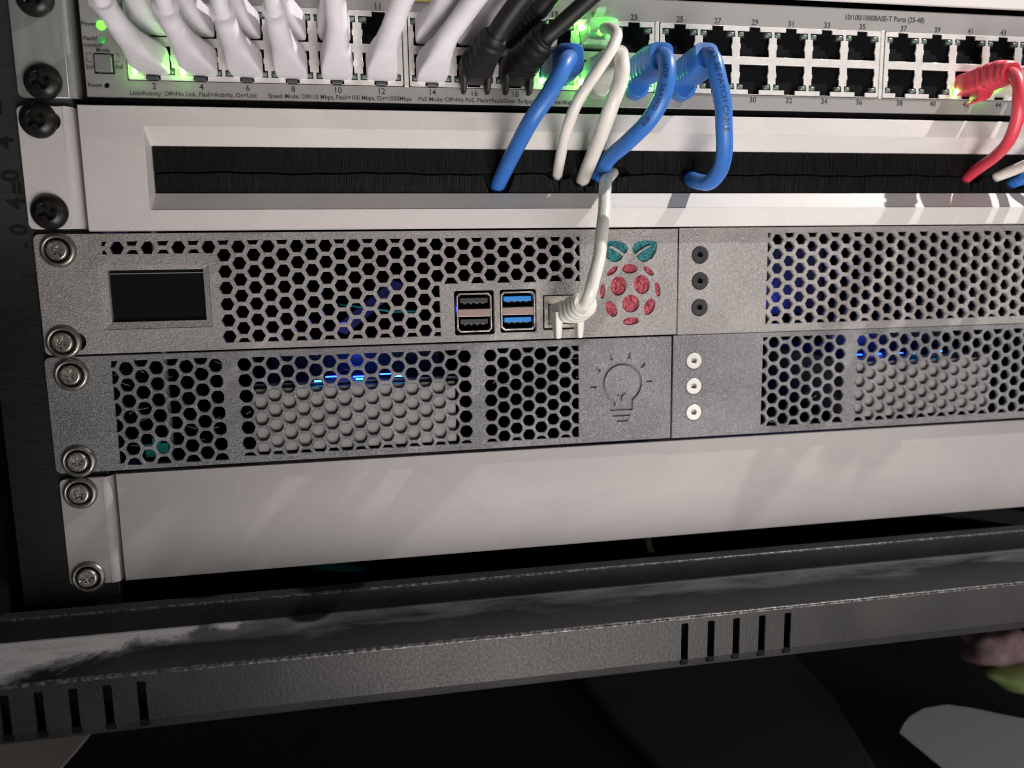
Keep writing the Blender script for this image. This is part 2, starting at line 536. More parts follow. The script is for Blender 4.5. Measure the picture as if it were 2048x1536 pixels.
def plate_mesh(name, outer, holes, y_front, thick, mat, bevel=0.0, res=0):
    """flat plate in the x-z plane with any holes, its face towards -y"""
    cu = bpy.data.curves.new(name, 'CURVE')
    cu.dimensions = '2D'
    cu.fill_mode = 'BOTH'
    cu.extrude = (thick / 2 - bevel) * MM
    if bevel:
        cu.bevel_depth = bevel * MM
        cu.bevel_resolution = res
        cu.offset = -bevel * MM
    for poly in [outer] + list(holes):
        sp = cu.splines.new('POLY')
        sp.points.add(len(poly) - 1)
        for k, (x, z) in enumerate(poly):
            sp.points[k].co = (x * MM, z * MM, 0, 1)
        sp.use_cyclic_u = True
    tmp = bpy.data.objects.new(name, cu)
    me = bpy.data.meshes.new_from_object(tmp)
    bpy.data.objects.remove(tmp)
    me.transform(Matrix(((1, 0, 0, 0), (0, 0, -1, (y_front + thick / 2) * MM), (0, 1, 0, 0), (0, 0, 0, 1))))
    me.materials.clear()
    me.materials.append(mat)
    me.name = name
    return me

def plate(name, outer, holes, y_front, thick, mat, parent=None, bevel=0.0, label=None):
    o = bpy.data.objects.new(name, plate_mesh(name, outer, holes, y_front, thick, mat, bevel))
    link(o, parent)
    if label: o["label"] = label
    return o

def text_mesh(body, size, mat, weight=0.0, extrude=0.03, align='LEFT'):
    cu = bpy.data.curves.new("lettering", 'FONT')
    cu.body = body
    cu.size = size * MM
    cu.extrude = extrude * MM
    cu.offset = weight * MM
    cu.align_x = align
    cu.resolution_u = 3
    tmp = bpy.data.objects.new("lettering", cu)
    me = bpy.data.meshes.new_from_object(tmp)
    bpy.data.objects.remove(tmp)
    me.materials.clear()
    me.materials.append(mat)
    return me

def text(name, body, x, z, y, size, parent, mat=None, weight=0.03, width=None, align='CENTER', rot=0.0):
    me = text_mesh(body, size, mat or M_INK, weight, 0.03, align)
    M = Matrix(((1, 0, 0, 0), (0, 0, -1, 0), (0, 1, 0, 0), (0, 0, 0, 1)))
    if width is not None and len(me.vertices):
        xs = [q.co.x for q in me.vertices]
        k = width * MM / (max(xs) - min(xs))
        me.transform(Matrix.Diagonal((k, 1, 1, 1)))
    me.transform(Matrix.Translation((x * MM, y * MM, z * MM)) @ Matrix.Rotation(rot, 4, 'Y') @ M)
    o = bpy.data.objects.new(name, me)
    return link(o, parent)

def circle(cx, cz, r, n=32, rz=None, rot=0.0):
    rz = r if rz is None else rz
    out = []
    for k in range(n):
        a = 2 * math.pi * k / n
        x, z = r * math.cos(a), rz * math.sin(a)
        out.append((cx + x * math.cos(rot) - z * math.sin(rot), cz + x * math.sin(rot) + z * math.cos(rot)))
    return out

def slot_poly(x0, x1, z, r, n=9):
    out = []
    for k in range(n):
        a = -math.pi / 2 + math.pi * k / (n - 1)
        out.append((x1 + r * math.cos(a), z + r * math.sin(a)))
    for k in range(n):
        a = math.pi / 2 + math.pi * k / (n - 1)
        out.append((x0 + r * math.cos(a), z + r * math.sin(a)))
    return out

def rrect(x0, x1, z0, z1, r=0.6, n=4, corners=(1, 1, 1, 1)):
    """corners: bottom-right, top-right, top-left, bottom-left"""
    out = []
    for c, (cx, cz, a0) in zip(corners, ((x1 - r, z0 + r, -90), (x1 - r, z1 - r, 0), (x0 + r, z1 - r, 90), (x0 + r, z0 + r, 180))):
        if not c:
            out.append((x1 if a0 in (-90, 0) else x0, z0 if a0 in (-90, 180) else z1))
            continue
        for k in range(n + 1):
            a = R(a0 + 90 * k / n)
            out.append((cx + r * math.cos(a), cz + r * math.sin(a)))
    return out

def clip(poly, x0, x1, z0, z1):
    def cut(P, inside, inter):
        out = []
        for i in range(len(P)):
            a, b = P[i - 1], P[i]
            if inside(b):
                if not inside(a): out.append(inter(a, b))
                out.append(b)
            elif inside(a):
                out.append(inter(a, b))
        return out
    def ix(c):
        return lambda a, b: (c, a[1] + (b[1] - a[1]) * (c - a[0]) / (b[0] - a[0]))
    def iz(c):
        return lambda a, b: (a[0] + (b[0] - a[0]) * (c - a[1]) / (b[1] - a[1]), c)
    for ins, it in ((lambda p: p[0] >= x0, ix(x0)), (lambda p: p[0] <= x1, ix(x1)), (lambda p: p[1] >= z0, iz(z0)), (lambda p: p[1] <= z1, iz(z1))):
        if not poly: return poly
        poly = cut(poly, ins, it)
    return poly

def poly_area(P):
    return abs(sum(P[i - 1][0] * P[i][1] - P[i][0] * P[i - 1][1] for i in range(len(P)))) / 2

def hexagon(cx, cz, r, rnd=0.0):
    """flat-topped hexagon; rnd > 0 gives the melted, rounder holes"""
    if not rnd:
        return [(cx + r * math.cos(R(60 * k)), cz + r * math.sin(R(60 * k))) for k in range(6)]
    out = []
    for k in range(18):
        a = 20 * k
        hexr = r * math.cos(R(30)) / math.cos(R((a % 60) - 30))
        rr = hexr * (1 - rnd) + r * 0.93 * rnd
        out.append((cx + rr * math.cos(R(a)), cz + rr * math.sin(R(a))))
    return out
# cable paths, in mm: (style, points in the boot, cord radius, [(x, y, z)...])
CABLES = {
 'w2': ('white',7,2.7,[(52.1, 3.0, 192.4), (52.7, -4.0, 192.6), (52.4, -9.0, 192.7), (51.1, -20.0, 194.2), (50.2, -30.0, 196.1), (49.4, -38.0, 198.8), (49.2, -42.0, 200.1), (48.8, -44.0, 202.6), (48.9, -46.0, 208.2), (48.4, -44.0, 218.5)]),
 'w4': ('white',7,2.7,[(68.1, 3.0, 192.4), (69.0, -4.0, 192.7), (68.4, -9.0, 192.9), (67.2, -20.0, 194.8), (66.4, -29.0, 197.0), (66.1, -35.0, 198.9), (66.3, -38.0, 199.8), (66.3, -41.0, 202.0), (66.6, -44.0, 208.3), (66.6, -42.0, 220.3)]),
 'w6': ('white',7,2.7,[(84.1, 3.0, 192.4), (84.5, -4.0, 192.3), (84.0, -9.0, 193.0), (83.4, -20.0, 194.7), (82.9, -29.0, 196.5), (82.9, -35.0, 198.4), (82.9, -38.0, 199.2), (82.7, -41.0, 201.5), (82.9, -44.0, 209.1), (83.4, -42.0, 221.2)]),
 'w8': ('white',7,2.7,[(100.0, 3.0, 192.4), (100.2, -4.0, 192.2), (99.9, -9.0, 193.0), (99.1, -20.0, 195.2), (98.6, -29.0, 197.5), (98.7, -35.0, 199.6), (98.6, -38.0, 200.4), (98.5, -41.0, 202.7), (98.7, -44.0, 209.9), (99.9, -42.0, 222.1)]),
 'w10': ('white',7,2.7,[(116.0, 3.0, 192.4), (116.1, -4.0, 192.1), (116.4, -9.0, 193.3), (117.0, -18.0, 196.5), (117.6, -24.0, 199.7), (117.5, -33.0, 205.5), (117.1, -40.0, 210.7), (117.0, -42.0, 213.6), (117.2, -42.0, 223.1)]),
 'w12': ('white',7,2.7,[(132.0, 3.0, 192.4), (132.3, -4.0, 192.2), (132.6, -9.0, 193.4), (134.2, -18.0, 197.0), (135.7, -24.0, 199.8), (139.3, -33.0, 206.4), (142.9, -40.0, 211.9), (144.4, -42.0, 215.0), (148.3, -42.0, 224.8)]),
 'w14': ('white',7,2.7,[(151.0, 3.0, 192.4), (150.6, -4.0, 192.0), (151.4, -9.0, 193.3), (153.6, -18.0, 196.5), (156.4, -23.0, 200.2), (163.3, -33.0, 207.4), (168.4, -40.0, 213.1), (170.6, -42.0, 216.3), (177.4, -42.0, 226.4)]),
 'w1': ('white',6,2.7,[(52.1, 3.0, 206.3), (52.9, -4.0, 205.3), (52.8, -9.0, 205.4), (53.3, -18.0, 206.9), (53.8, -26.0, 209.6), (53.7, -30.0, 212.7), (53.5, -32.0, 215.6), (52.8, -32.0, 223.5)]),
 'w3': ('white',6,2.7,[(68.1, 3.0, 206.3), (68.7, -4.0, 205.4), (68.3, -9.0, 205.5), (67.9, -18.0, 208.0), (68.0, -26.0, 210.3), (68.3, -30.0, 213.4), (68.4, -32.0, 216.3), (68.1, -32.0, 224.3)]),
 'w5': ('white',6,2.7,[(84.1, 3.0, 206.3), (84.4, -4.0, 205.4), (83.8, -9.0, 205.6), (83.2, -18.0, 208.3), (82.8, -26.0, 210.9), (82.8, -30.0, 214.1), (82.7, -32.0, 217.1), (83.0, -32.0, 225.2)]),
 'w7': ('white',6,2.7,[(100.0, 3.0, 206.3), (100.3, -4.0, 205.5), (99.8, -9.0, 205.9), (98.7, -18.0, 208.6), (98.2, -26.0, 211.6), (98.2, -30.0, 214.8), (98.2, -32.0, 217.8), (98.4, -32.0, 226.0)]),
 'w9': ('white',6,2.7,[(116.0, 3.0, 206.3), (116.0, -4.0, 205.4), (115.9, -9.0, 205.8), (116.0, -18.0, 209.0), (115.9, -26.0, 212.4), (115.9, -30.0, 215.6), (115.9, -32.0, 218.7), (116.1, -32.0, 227.0)]),
 'w13': ('white',6,2.7,[(151.0, 3.0, 206.3), (150.7, -4.0, 205.7), (151.0, -8.0, 206.3), (153.0, -15.0, 208.7), (155.5, -21.0, 211.4), (160.2, -27.0, 216.4), (162.6, -29.0, 219.8), (169.2, -32.0, 229.9)]),
 'w15': ('white',6,2.7,[(166.9, 3.0, 206.3), (166.5, -4.0, 205.8), (167.1, -8.0, 206.4), (168.9, -14.0, 208.0), (172.8, -20.0, 212.0), (177.7, -26.0, 217.6), (180.9, -28.0, 221.0), (188.0, -32.0, 231.0)]),
 'k16': ('black',6,3.5,[(166.9, 3.0, 192.4), (166.8, -4.0, 191.9), (167.1, -10.0, 192.4), (168.0, -18.0, 193.5), (169.9, -28.0, 195.9), (170.8, -30.0, 197.1), (173.7, -32.0, 201.4), (179.1, -36.0, 207.9), (186.0, -40.0, 215.4), (195.8, -42.0, 227.4)]),
 'k17': ('black',6,3.5,[(182.9, 3.0, 206.3), (182.7, -3.0, 206.1), (183.6, -8.0, 206.6), (184.7, -14.0, 207.2), (187.2, -20.0, 208.2), (188.0, -22.0, 208.8), (190.5, -24.0, 211.7), (195.4, -30.0, 217.8), (204.3, -36.0, 230.3)]),
 'k18': ('black',6,2.9,[(182.9, 3.0, 192.4), (182.4, -4.0, 192.0), (183.4, -10.0, 192.9), (184.8, -18.0, 194.0), (188.2, -28.0, 197.2), (189.1, -30.0, 197.8), (195.9, -33.0, 203.2), (202.2, -36.0, 208.4), (210.1, -40.0, 215.0), (223.3, -42.0, 229.0)]),
 'b20': ('blue',5,3.0,[(198.9, 3.0, 192.4), (198.8, -5.0, 192.2), (199.0, -12.0, 192.4), (199.0, -21.0, 192.5), (198.4, -24.0, 192.2), (195.3, -30.0, 188.9), (192.6, -32.0, 184.4), (188.5, -32.0, 177.6), (183.3, -28.0, 169.9), (179.9, -14.0, 161.7), (177.6, 1.0, 154.4), (176.6, 9.0, 150.6)]),
 'c21': ('clear',3,2.1,[(214.8, 3.0, 206.3), (215.0, -5.0, 206.6), (214.9, -12.0, 206.2), (215.7, -18.0, 204.5), (215.9, -24.0, 200.9), (213.8, -28.0, 196.7), (211.2, -30.0, 192.7), (205.9, -30.0, 185.2), (200.6, -27.0, 176.9), (198.4, -18.0, 167.5), (200.3, 0.0, 159.1), (201.5, 9.0, 155.0)]),
 'w22': ('boot_white',5,2.8,[(214.8, 3.0, 192.4), (215.0, -5.0, 192.4), (214.9, -12.0, 192.3), (215.8, -20.0, 193.2), (216.3, -26.0, 193.1), (215.6, -31.0, 188.6), (214.8, -32.0, 183.3), (212.4, -31.0, 176.3), (211.2, -22.0, 167.5), (212.2, -2.0, 159.0), (212.0, 9.0, 153.0)]),
 'b24': ('blue',5,3.1,[(230.8, 3.0, 192.4), (230.8, -5.0, 192.1), (230.9, -12.0, 192.2), (230.7, -23.0, 192.4), (231.3, -29.0, 192.6), (231.2, -34.0, 188.8), (230.3, -36.0, 182.7), (228.6, -35.0, 175.8), (225.5, -30.0, 169.3), (221.2, -20.0, 163.7), (219.2, -6.0, 160.4), (218.4, 9.0, 155.1)]),
 'b26': ('blue',5,3.1,[(249.8, 3.0, 192.4), (249.5, -5.0, 192.0), (249.8, -12.0, 192.4), (249.3, -22.0, 192.8), (249.5, -27.0, 194.0), (249.6, -32.0, 190.8), (250.4, -34.0, 184.7), (252.7, -34.0, 176.0), (254.2, -32.0, 168.5), (257.0, -27.0, 160.7), (258.9, -20.0, 154.5), (258.3, -12.0, 150.5), (257.0, -3.0, 151.7), (258.5, 9.0, 154.4)]),
 'r42': ('red',5,2.4,[(380.5, 3.0, 192.4), (380.1, -5.0, 192.3), (380.5, -11.0, 192.7), (379.9, -19.0, 192.8), (379.0, -25.0, 191.6), (378.0, -30.0, 187.0), (377.2, -32.0, 179.8), (378.8, -30.0, 172.7), (381.0, -24.0, 165.2), (385.7, -12.0, 161.0), (388.2, 1.0, 156.9), (390.2, 9.0, 154.4)]),
 'w44': ('boot_white',5,2.4,[(396.5, 3.0, 192.4), (396.1, -5.0, 192.5), (395.3, -11.0, 192.5), (396.3, -18.0, 192.9), (396.6, -25.0, 191.6), (399.4, -29.0, 185.6), (401.4, -29.0, 178.0), (406.3, -24.0, 168.3), (410.5, -12.0, 162.1), (409.9, 0.0, 158.4), (405.1, 9.0, 155.1)]),
 'b46': ('blue',5,2.6,[(412.5, 3.0, 192.4), (411.9, -5.0, 192.0), (412.9, -11.0, 192.1), (412.6, -19.0, 191.9), (412.4, -25.0, 190.7), (413.6, -29.0, 185.0), (414.4, -29.0, 177.3), (419.4, -22.0, 166.8), (422.1, -7.0, 158.6), (414.7, 2.0, 154.1), (413.2, 9.0, 152.2)]),
 'pi': ('pi',5,2.45,[(201.3, 3.0, 99.6), (201.8, -7.0, 100.6), (202.1, -13.0, 101.5), (202.7, -21.0, 103.2), (203.2, -27.0, 104.8), (203.5, -32.0, 108.8), (205.0, -32.0, 114.3), (208.1, -28.0, 121.6), (211.2, -22.0, 132.7), (213.9, -16.0, 140.5), (216.2, -9.0, 147.3), (219.3, -1.0, 152.4), (225.2, 9.0, 156.5)]),
 'teal': ('teal',0,4,[(77.1, 60.0, -12.4), (105.2, 45.0, -19.0), (123.3, 40.0, -23.0), (144.6, 48.0, -23.7), (158.4, 65.0, -21.2)]),
 'yellow': ('yellow',0,1.6,[(253.4, 40.0, -9.8), (251.2, 34.0, -13.8), (253.8, 34.0, -19.9), (262.4, 40.0, -26.0), (289.9, 60.0, -36.0)]),
}
# ================================================================== RACK
U = 44.45
rack = empty("server_rack", "black steel server rack around the grey panels, with a dusty slotted bottom bar", "rack", (200, 20, -18))
def rk(x, y, z):
    return (x - 200, y - 20, z + 18)
class RB(MB):
    """shapes of the rack, given in world mm, stored relative to the rack's base"""
    def build(self, name, mats, parent=None, bevel=0, label=None):
        self.v = [rk(*p) for p in self.v]
        return MB.build(self, name, mats, parent, bevel, label)

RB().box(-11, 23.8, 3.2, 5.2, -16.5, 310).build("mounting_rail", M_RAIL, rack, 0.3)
RB().box(-120, -16, -50, 250, -40, 310).build("side_panel", M_VOID, rack, 0.5)  # forward reach past the rail is added to dim the left ears
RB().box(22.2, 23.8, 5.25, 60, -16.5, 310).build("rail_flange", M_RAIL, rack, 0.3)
mb = RB()
mb.box(-14, 520, 250, 255, -20, 310)
mb.box(-11.5, 520, 5.5, 250, 300, 310)
mb.box(500, 520, 5.5, 250, -16, 300)
mb.box(-11.5, 520, -3, 250, -19.5, -18.2)
mb.build("enclosure", M_VOID, rack)

M_EDGE = principled("worn_black_edge", (0.10, 0.10, 0.10), 0.42, 0.55)
n_ = noise(M_EDGE, coords(M_EDGE), 620, 3, 0.6)
bump(M_EDGE, n_, 0.7, 0.3)
set_color(M_EDGE, ramp(M_EDGE, n_, [(0.42, (0.03, 0.03, 0.03)), (0.72, (0.20, 0.195, 0.19))]))
# bottom bar: lip, dusty ledge, slotted front, turned under at the bottom
def strip(name, prof, mat, x0=-150, x1=560, fil=0.9):
    """rounded sheet along x from a (y, z) profile"""
    P = []
    for i, (y, z) in enumerate(prof):
        if 0 < i < len(prof) - 1:
            a, b, c = Vector(prof[i - 1]), Vector((y, z)), Vector(prof[i + 1])
            u, w = (a - b).normalized(), (c - b).normalized()
            for k in range(6):
                t = k / 5
                P.append(tuple((b + u * fil) * (1 - t) ** 2 + b * 2 * t * (1 - t) + (b + w * fil) * t ** 2))
        else:
            P.append((y, z))
    n = 8
    mb_ = RB()
    vs = []
    for i in range(n + 1):
        x = x0 + (x1 - x0) * i / n
        vs += [(x, y, z) for y, z in P]
    m = len(P)
    fs = [(i * m + k, i * m + k + 1, (i + 1) * m + k + 1, (i + 1) * m + k) for i in range(n) for k in range(m - 1)]
    mb_.add(vs, fs, 0, True)
    return mb_.build(name, mat, rack)
strip("bar_lip", [(-7.62, -7.7), (-7.8, -12), (-8.0, -16.9)], M_RACK)
strip("lip_top", [(-1.5, -6.8), (-6.96, -6.96)], M_RACK)
strip("lip_edge", [(-6.95, -6.97), (-7.6, -7.0), (-7.62, -7.72)], M_EDGE, fil=0.64)
strip("ledge", [(-7.95, -15.6), (-8.1, -16.3), (-38.9, -16.3)], M_DUST, fil=0.35)
strip("bar_edge", [(-38.9, -16.3), (-40.0, -16.3), (-40.0, -17.4)], M_EDGE, fil=1.08)
strip("bar_underside", [(-39.4, -33.9), (-38.4, -38.2), (-20, -39.5)], M_RACK)
sl = []
for x in (-8.9, 1.6, 12.3, 23.1, 34.0):
    sl.append(rrect(x - 1.5 - 200 + 7.4, x + 1.5 - 200 + 7.4, -37.5 + 18, -19.7 + 18, 0.35, 2))
for x in (239.0, 249.9, 260.5, 271.4, 282.4):
    sl.append(rrect(x - 1.45 - 200, x + 1.45 - 200, -36.5 + 18, -19.1 + 18, 0.35, 2))
bottom = [(-350, -52.0 + 36)]
for q in sl:                                                         # each slot opens through the bottom edge
    a, b, top = min(p[0] for p in q), max(p[0] for p in q), max(p[1] for p in q)
    bottom += [(a, -16), (a, top - 0.4), (a + 0.4, top), (b - 0.4, top), (b, top - 0.4), (b, -16)]
bottom += [(360, -16), (360, 0.62), (-350, 0.62)]
RB().box(-150, 560, -32, -31, -38.5, -17.0).build("slot_dark_sheet", M_VOID, rack)  # added dark sheet, keeps the slots black in place of shade
plate("bar_front", bottom, [], -60.0, 1.2, M_RACK, rack, 0.04)
for s in sl:                                                         # the slot mouths run down into the turned edge
    xs = [p[0] for p in s]
    MB().box(min(xs), max(xs), -60.0 + 0.1, -58.0, -36.2 + 18, -33.9 + 18).build("slot_mouth", M_VOID, rack)

# dark digits printed sideways on the rail, half under the ears
for ch, z, x in (("=", 176.6, 2.0), ("4", 165, 3.0), ("0", 153.6, 3.6), ("=", 149.5, 5.4), ("4", 144, 4.4), ("0", 134.8, 4.4), ("-", 129.2, 5.4), ("8", 117, 6.2), ("0", 106, 6.6), ("8", 98, 6.8)):
    a, b, c = rk(x, 3.1, z)
    text("rail_digit", ch, a, c, b, 8.0, rack, M_RAILPRINT, 0.28, None, 'CENTER', R(-90))

# ================================================================== SWITCH
sw = empty("network_switch", "grey 48 port network switch with two rows of sockets and green lights", "network switch", (0, 0, 0))
def X(n):
    k = (n - 1) // 2
    return 52.15 + 15.966 * k + 3.018 * (k // 6)
ZM = 199.6
gx = [(X(12 * g + 1) - 8.25, X(12 * g + 11) + 8.25) for g in range(4)]
holes = [[(a - 0.3, 186.3), (b + 0.3, 186.3), (b + 0.3, 213.0), (a - 0.3, 213.0)] for a, b in gx]
holes.append(circle(36.3, 184.5, 0.95, 16))
holes.append(rrect(32.7, 39.4, 188.3, 195.2, 0.4, 2))
holes.append(circle(36.4, 204.5, 1.5, 20))
holes.append(circle(36.2, 199.5, 1.2, 20))
plate("face_plate", [(29.7, 180.5), (472, 180.5), (472, 221.4), (29.7, 221.4)], holes, 0, 1.4, M_SWITCH, sw, 0.12)
mb = MB()
for zz, yy in ((179.75, 0.75),):
    mb.tube([(29.7, yy, zz), (250, yy, zz), (472, yy, zz)], 0.8, 10)
mb.tube([(29.7, 0.9, 221.8), (250, 0.9, 221.8), (472, 0.9, 221.8)], 0.7, 10)
mb.build("rolled_edge", M_SWITCH, sw)
MB().box(28.6, 472, 1.6, 3.0, 178.6, 222.2).box(28.6, 29.6, 0.3, 120, 178.6, 222.2).box(29.7, 472, 14, 120, 178.8, 222).build("chassis", M_VOID, sw)
for g in range(3):
    x = (gx[g][1] + gx[g + 1][0]) / 2
    MB().box(x - 0.75, x + 0.75, -0.25, 1.2, 186.2, 213.1).build("divider_bar", M_TIN, sw, 0.15)

def opening(cx, top):
    h = [(-6.4, 201.1), (6.4, 201.1), (6.4, 204.2), (6.1, 204.2), (6.1, 206.0), (6.4, 206.0), (6.4, 208.5), (7.45, 208.5), (7.45, 210.9), (2.45, 210.9),
         (2.45, 212.55), (-2.45, 212.55), (-2.45, 210.9), (-7.45, 210.9), (-7.45, 208.5), (-6.4, 208.5), (-6.4, 206.0), (-6.1, 206.0), (-6.1, 204.2), (-6.4, 204.2)]
    return [(cx + x, z if top else 2 * ZM - z) for x, z in h]

sock_bm = {}
def socket_mesh(top):
    mb_ = MB()
    s = 1 if top else -1
    def b(x0, x1, y0, y1, d0, d1, mi=0):
        za, zb = sorted((s * d0, s * d1))
        mb_.box(x0, x1, y0, y1, za, zb, mi)
    b(-7.8, -6.7, 0.7, 12, 1.2, 13.3)
    b(6.7, 7.8, 0.7, 12, 1.2, 13.3)
    b(-6.7, 6.7, 0.7, 12, 0.6, 1.4)
    b(-6.7, 6.7, 0.7, 12, 12.4, 13.3)
    b(-7.8, 7.8, 12, 12.6, 0.6, 13.3)
    b(-7.8, -3.2, 2.6, 6, 8.8, 12.4)
    b(3.2, 7.8, 2.6, 6, 8.8, 12.4)
    for k in range(8):
        b(-4.3 + 1.15 * k, -3.75 + 1.15 * k, 1.4, 9, 1.4, 2.5)
    b(5.5, 5.9, 1.6, 2.4, 4.2, 5.4, 1)
    b(-6.6, -6.3, 1.2, 6, 3.8, 5.8, 1)
    return mb_.mesh("port_socket", [M_BLACK, M_TIN])
SOCK = {True: socket_mesh(True), False: socket_mesh(False)}

def led_mesh(kind):
    mb_ = MB()
    mb_.box(-1.5, 1.5, 0.35, 3.2, -1.0, 1.0, 0)
    lens = 1 if kind == 'off' else 2
    g = 1.0 if kind == 'off' else 1.5
    n = 14
    prof = [(1.0, 0.0), (0.97, 0.35), (0.80, 0.6), (0.5, 0.75)]
    vs, fs = [], []
    for r, d in prof:
        for k in range(n):
            a = 2 * math.pi * k / n
            c, s = math.cos(a), math.sin(a)
            vs.append((1.25 * g * r * math.copysign(abs(c) ** 0.6, c), 0.36 - d * g, 0.82 * g * r * math.copysign(abs(s) ** 0.6, s)))
    for i in range(3):
        for k in range(n):
            fs.append((i * n + k, i * n + (k + 1) % n, (i + 1) * n + (k + 1) % n, (i + 1) * n + k))
    fs.append([3 * n + k for k in range(n)])
    mb_.add(vs, fs, lens, True)
    if kind == 'on':
        mb_.lathe([(0.95, 0.0), (0.9, 0.25), (0.5, 0.55)], 0, 0, -0.6, 12, 3)
    return mb_.mesh("led_window", [M_LEDBOX, M_LENS, M_GREENLED, M_GREENCORE])
LED = {'off': led_mesh('off'), 'on': led_mesh('on')}
LIT = {2, 4, 20, 21, 22, 24, 26, 42}
TAKEN = {'white': []}
for g in range(4):
    plate("socket_shield", rrect(gx[g][0], gx[g][1], 186.55, 212.8, 0.5, 2),
          [opening(X(n), n % 2 == 1) for n in range(12 * g + 1, 12 * g + 13)], -0.35, 0.9, M_TIN, sw, 0.06)
for n in range(1, 47):
    top = n % 2 == 1
    s = bpy.data.objects.new("port_socket", SOCK[top])
    s.location = (X(n) * MM, 0, ZM * MM)
    link(s, sw)
    for side in (-1, 1):
        lit = n in LIT and side == -1
        l = bpy.data.objects.new("led_window", LED['on' if lit else 'off'])
        l.location = (side * 5.9 * MM, 0, (10.1 if top else -10.1) * MM)
        link(l, s)
        if lit: l["label"] = "glowing green light window"

# the light the lit windows throw on the plugs round them
for n, side, w in ((2, -1, .0009), (4, -1, .0009), (20, -1, .0006), (20, 1, .0015), (21, -1, .006), (21, 1, .005), (22, -1, .005), (22, 1, .008), (24, -1, .0007), (24, 1, .001), (26, -1, .0008), (42, -1, .003), (42, 1, .002)):
    point("led_light", (X(n) + side * 5.6, -1.6, ZM + (10.3 if n % 2 else -10.3)), w, (0.06, 1.0, 0.01), 0.5)

point("led_light", (X(21) + 0.5, -7.5, 206.5), .0028, (0.06, 1.0, 0.01), 1.0)
point("led_light", (X(22) - 0.5, -3.0, 185.2), .0015, (0.06, 1.0, 0.01), 0.5)
# front controls and lettering
MB().lathe([(1.45, 0.0), (1.4, 0.35), (1.0, 0.75), (0.5, 0.9)], 36.4, 204.5, 0.3, 20).build("power_light", M_GREENLED, sw, label="bright green power light")
MB().lathe([(1.15, 0.0), (1.1, 0.2), (0.8, 0.45), (0.4, 0.55)], 36.2, 199.5, 0.3, 20).build("fault_light", M_DIMLED, sw, label="dim green fault light")
M_BUTTON = principled("grey_button", (0.20, 0.20, 0.195), 0.5)
bump(M_BUTTON, noise(M_BUTTON, coords(M_BUTTON), 600, 2), 0.1, 0.1)
MB().box(33.3, 38.8, -1.0, 3, 188.9, 194.6).build("mode_button", M_BUTTON, sw, 0.3)
MB().lathe([(0.9, 0.0), (0.9, 0.1)], 36.3, 184.5, 1.3, 16).build("reset_hole", M_VOID, sw)
T = -0.05
for n in range(1, 47):
    if n % 2 == 0 or n in (11, 13, 19, 21, 23) or n >= 25:
        z = 183.55 if n % 2 == 0 else 213.45
        text("port_number", str(n), X(n), z, T, 3.0, sw, None, 0.035)
text("legend", "Link/Activity: Off=No Link, Flash=Activity, On=Link", 43.8, 181.3, T, 2.2, sw, None, 0.03, 43.3, 'LEFT')
text("legend", "Speed Mode: Off=10 Mbps, Flash=100 Mbps, On=1000Mbps", 91.0, 181.3, T, 2.2, sw, None, 0.03, 52.0, 'LEFT')
text("legend", "PoE Mode: Off=No PoE, Flash=Fault/Over Budget, On=Forwarding", 145.6, 181.3, T, 2.2, sw, None, 0.03, 59.6, 'LEFT')
text("legend", "10/100/1000BASE-T Ports (25-48)", 321.3, 217.0, T, 2.9, sw, None, 0.03, 36.3, 'LEFT')
for body, x, z, w in (("Power", 29.9, 204.2, 4.9), ("Fault/", 30.2, 199.4, 4.4), ("Locator", 30.2, 197.2, 6.0), ("Mode", 33.9, 195.6, 4.4), ("Spd", 30.1, 189.9, 2.4), ("PoE", 39.8, 190.0, 2.5), ("Reset", 30.2, 183.8, 4.6)):
    text("legend", body, x, z, T, 2.0, sw, None, 0.03, w, 'LEFT')
mb = MB()                                                            # thin printed brackets beside the button
mb.box(30.6, 32.5, -0.07, -0.02, 194.9, 195.1).box(30.5, 30.7, -0.07, -0.02, 192.2, 195.1).box(39.7, 41.2, -0.07, -0.02, 194.9, 195.1).box(41.1, 41.3, -0.07, -0.02, 193.8, 195.1)
mb.box(30.6, 32.2, -0.07, -0.02, 192.1, 192.3).box(39.9, 41.4, -0.07, -0.02, 192.3, 192.5)
mb.build("button_bracket", M_INK, sw)
MB().box(143.2, 154.5, -0.22, -0.02, 216.8, 220.6).build("yellow_sticker", M_YELLOWLABEL, sw)
text("sticker_text", "2 - PoE", 148.8, 217.4, -0.25, 3.4, sw, None, 0.03, 9.6)

# ear of the switch: zinc bracket
def ear(name, x0, x1, z0, z1, mat, parent, slots, y=0.6, bend=True, rad=2.0):
    """flat ear whose inner edge rolls back into the rack"""
    n = 8
    pl = plate(name, rrect(x0, x1 - 3.2, z0, z1, rad, 5, (0, 0, 1, 1)), slots, y, 2.3, mat, parent, 0.25)
    vs, prof = [], []
    for k in range(n + 1):
        a = R(90 * k / n)
        prof.append((x1 - 3.2 + 3.2 * math.sin(a), y + 3.2 - 3.2 * math.cos(a)))
    prof.append((x1, y + 30))
    for z in (z0, z1):
        vs += [(px, py, z) for px, py in prof]
    m = len(prof)
    fs = [(k, k + 1, m + k + 1, m + k) for k in range(m - 1)]
    MB().add(vs, fs, 0, True).build("ear_bend", mat, pl)
    return pl
ear("mounting_ear", 7.1, 27.0, 179.9, 221.5, M_ZINC, sw, [slot_poly(14.2, 16, 185.2, 3.4), slot_poly(14.2, 17, 212, 3.4)])

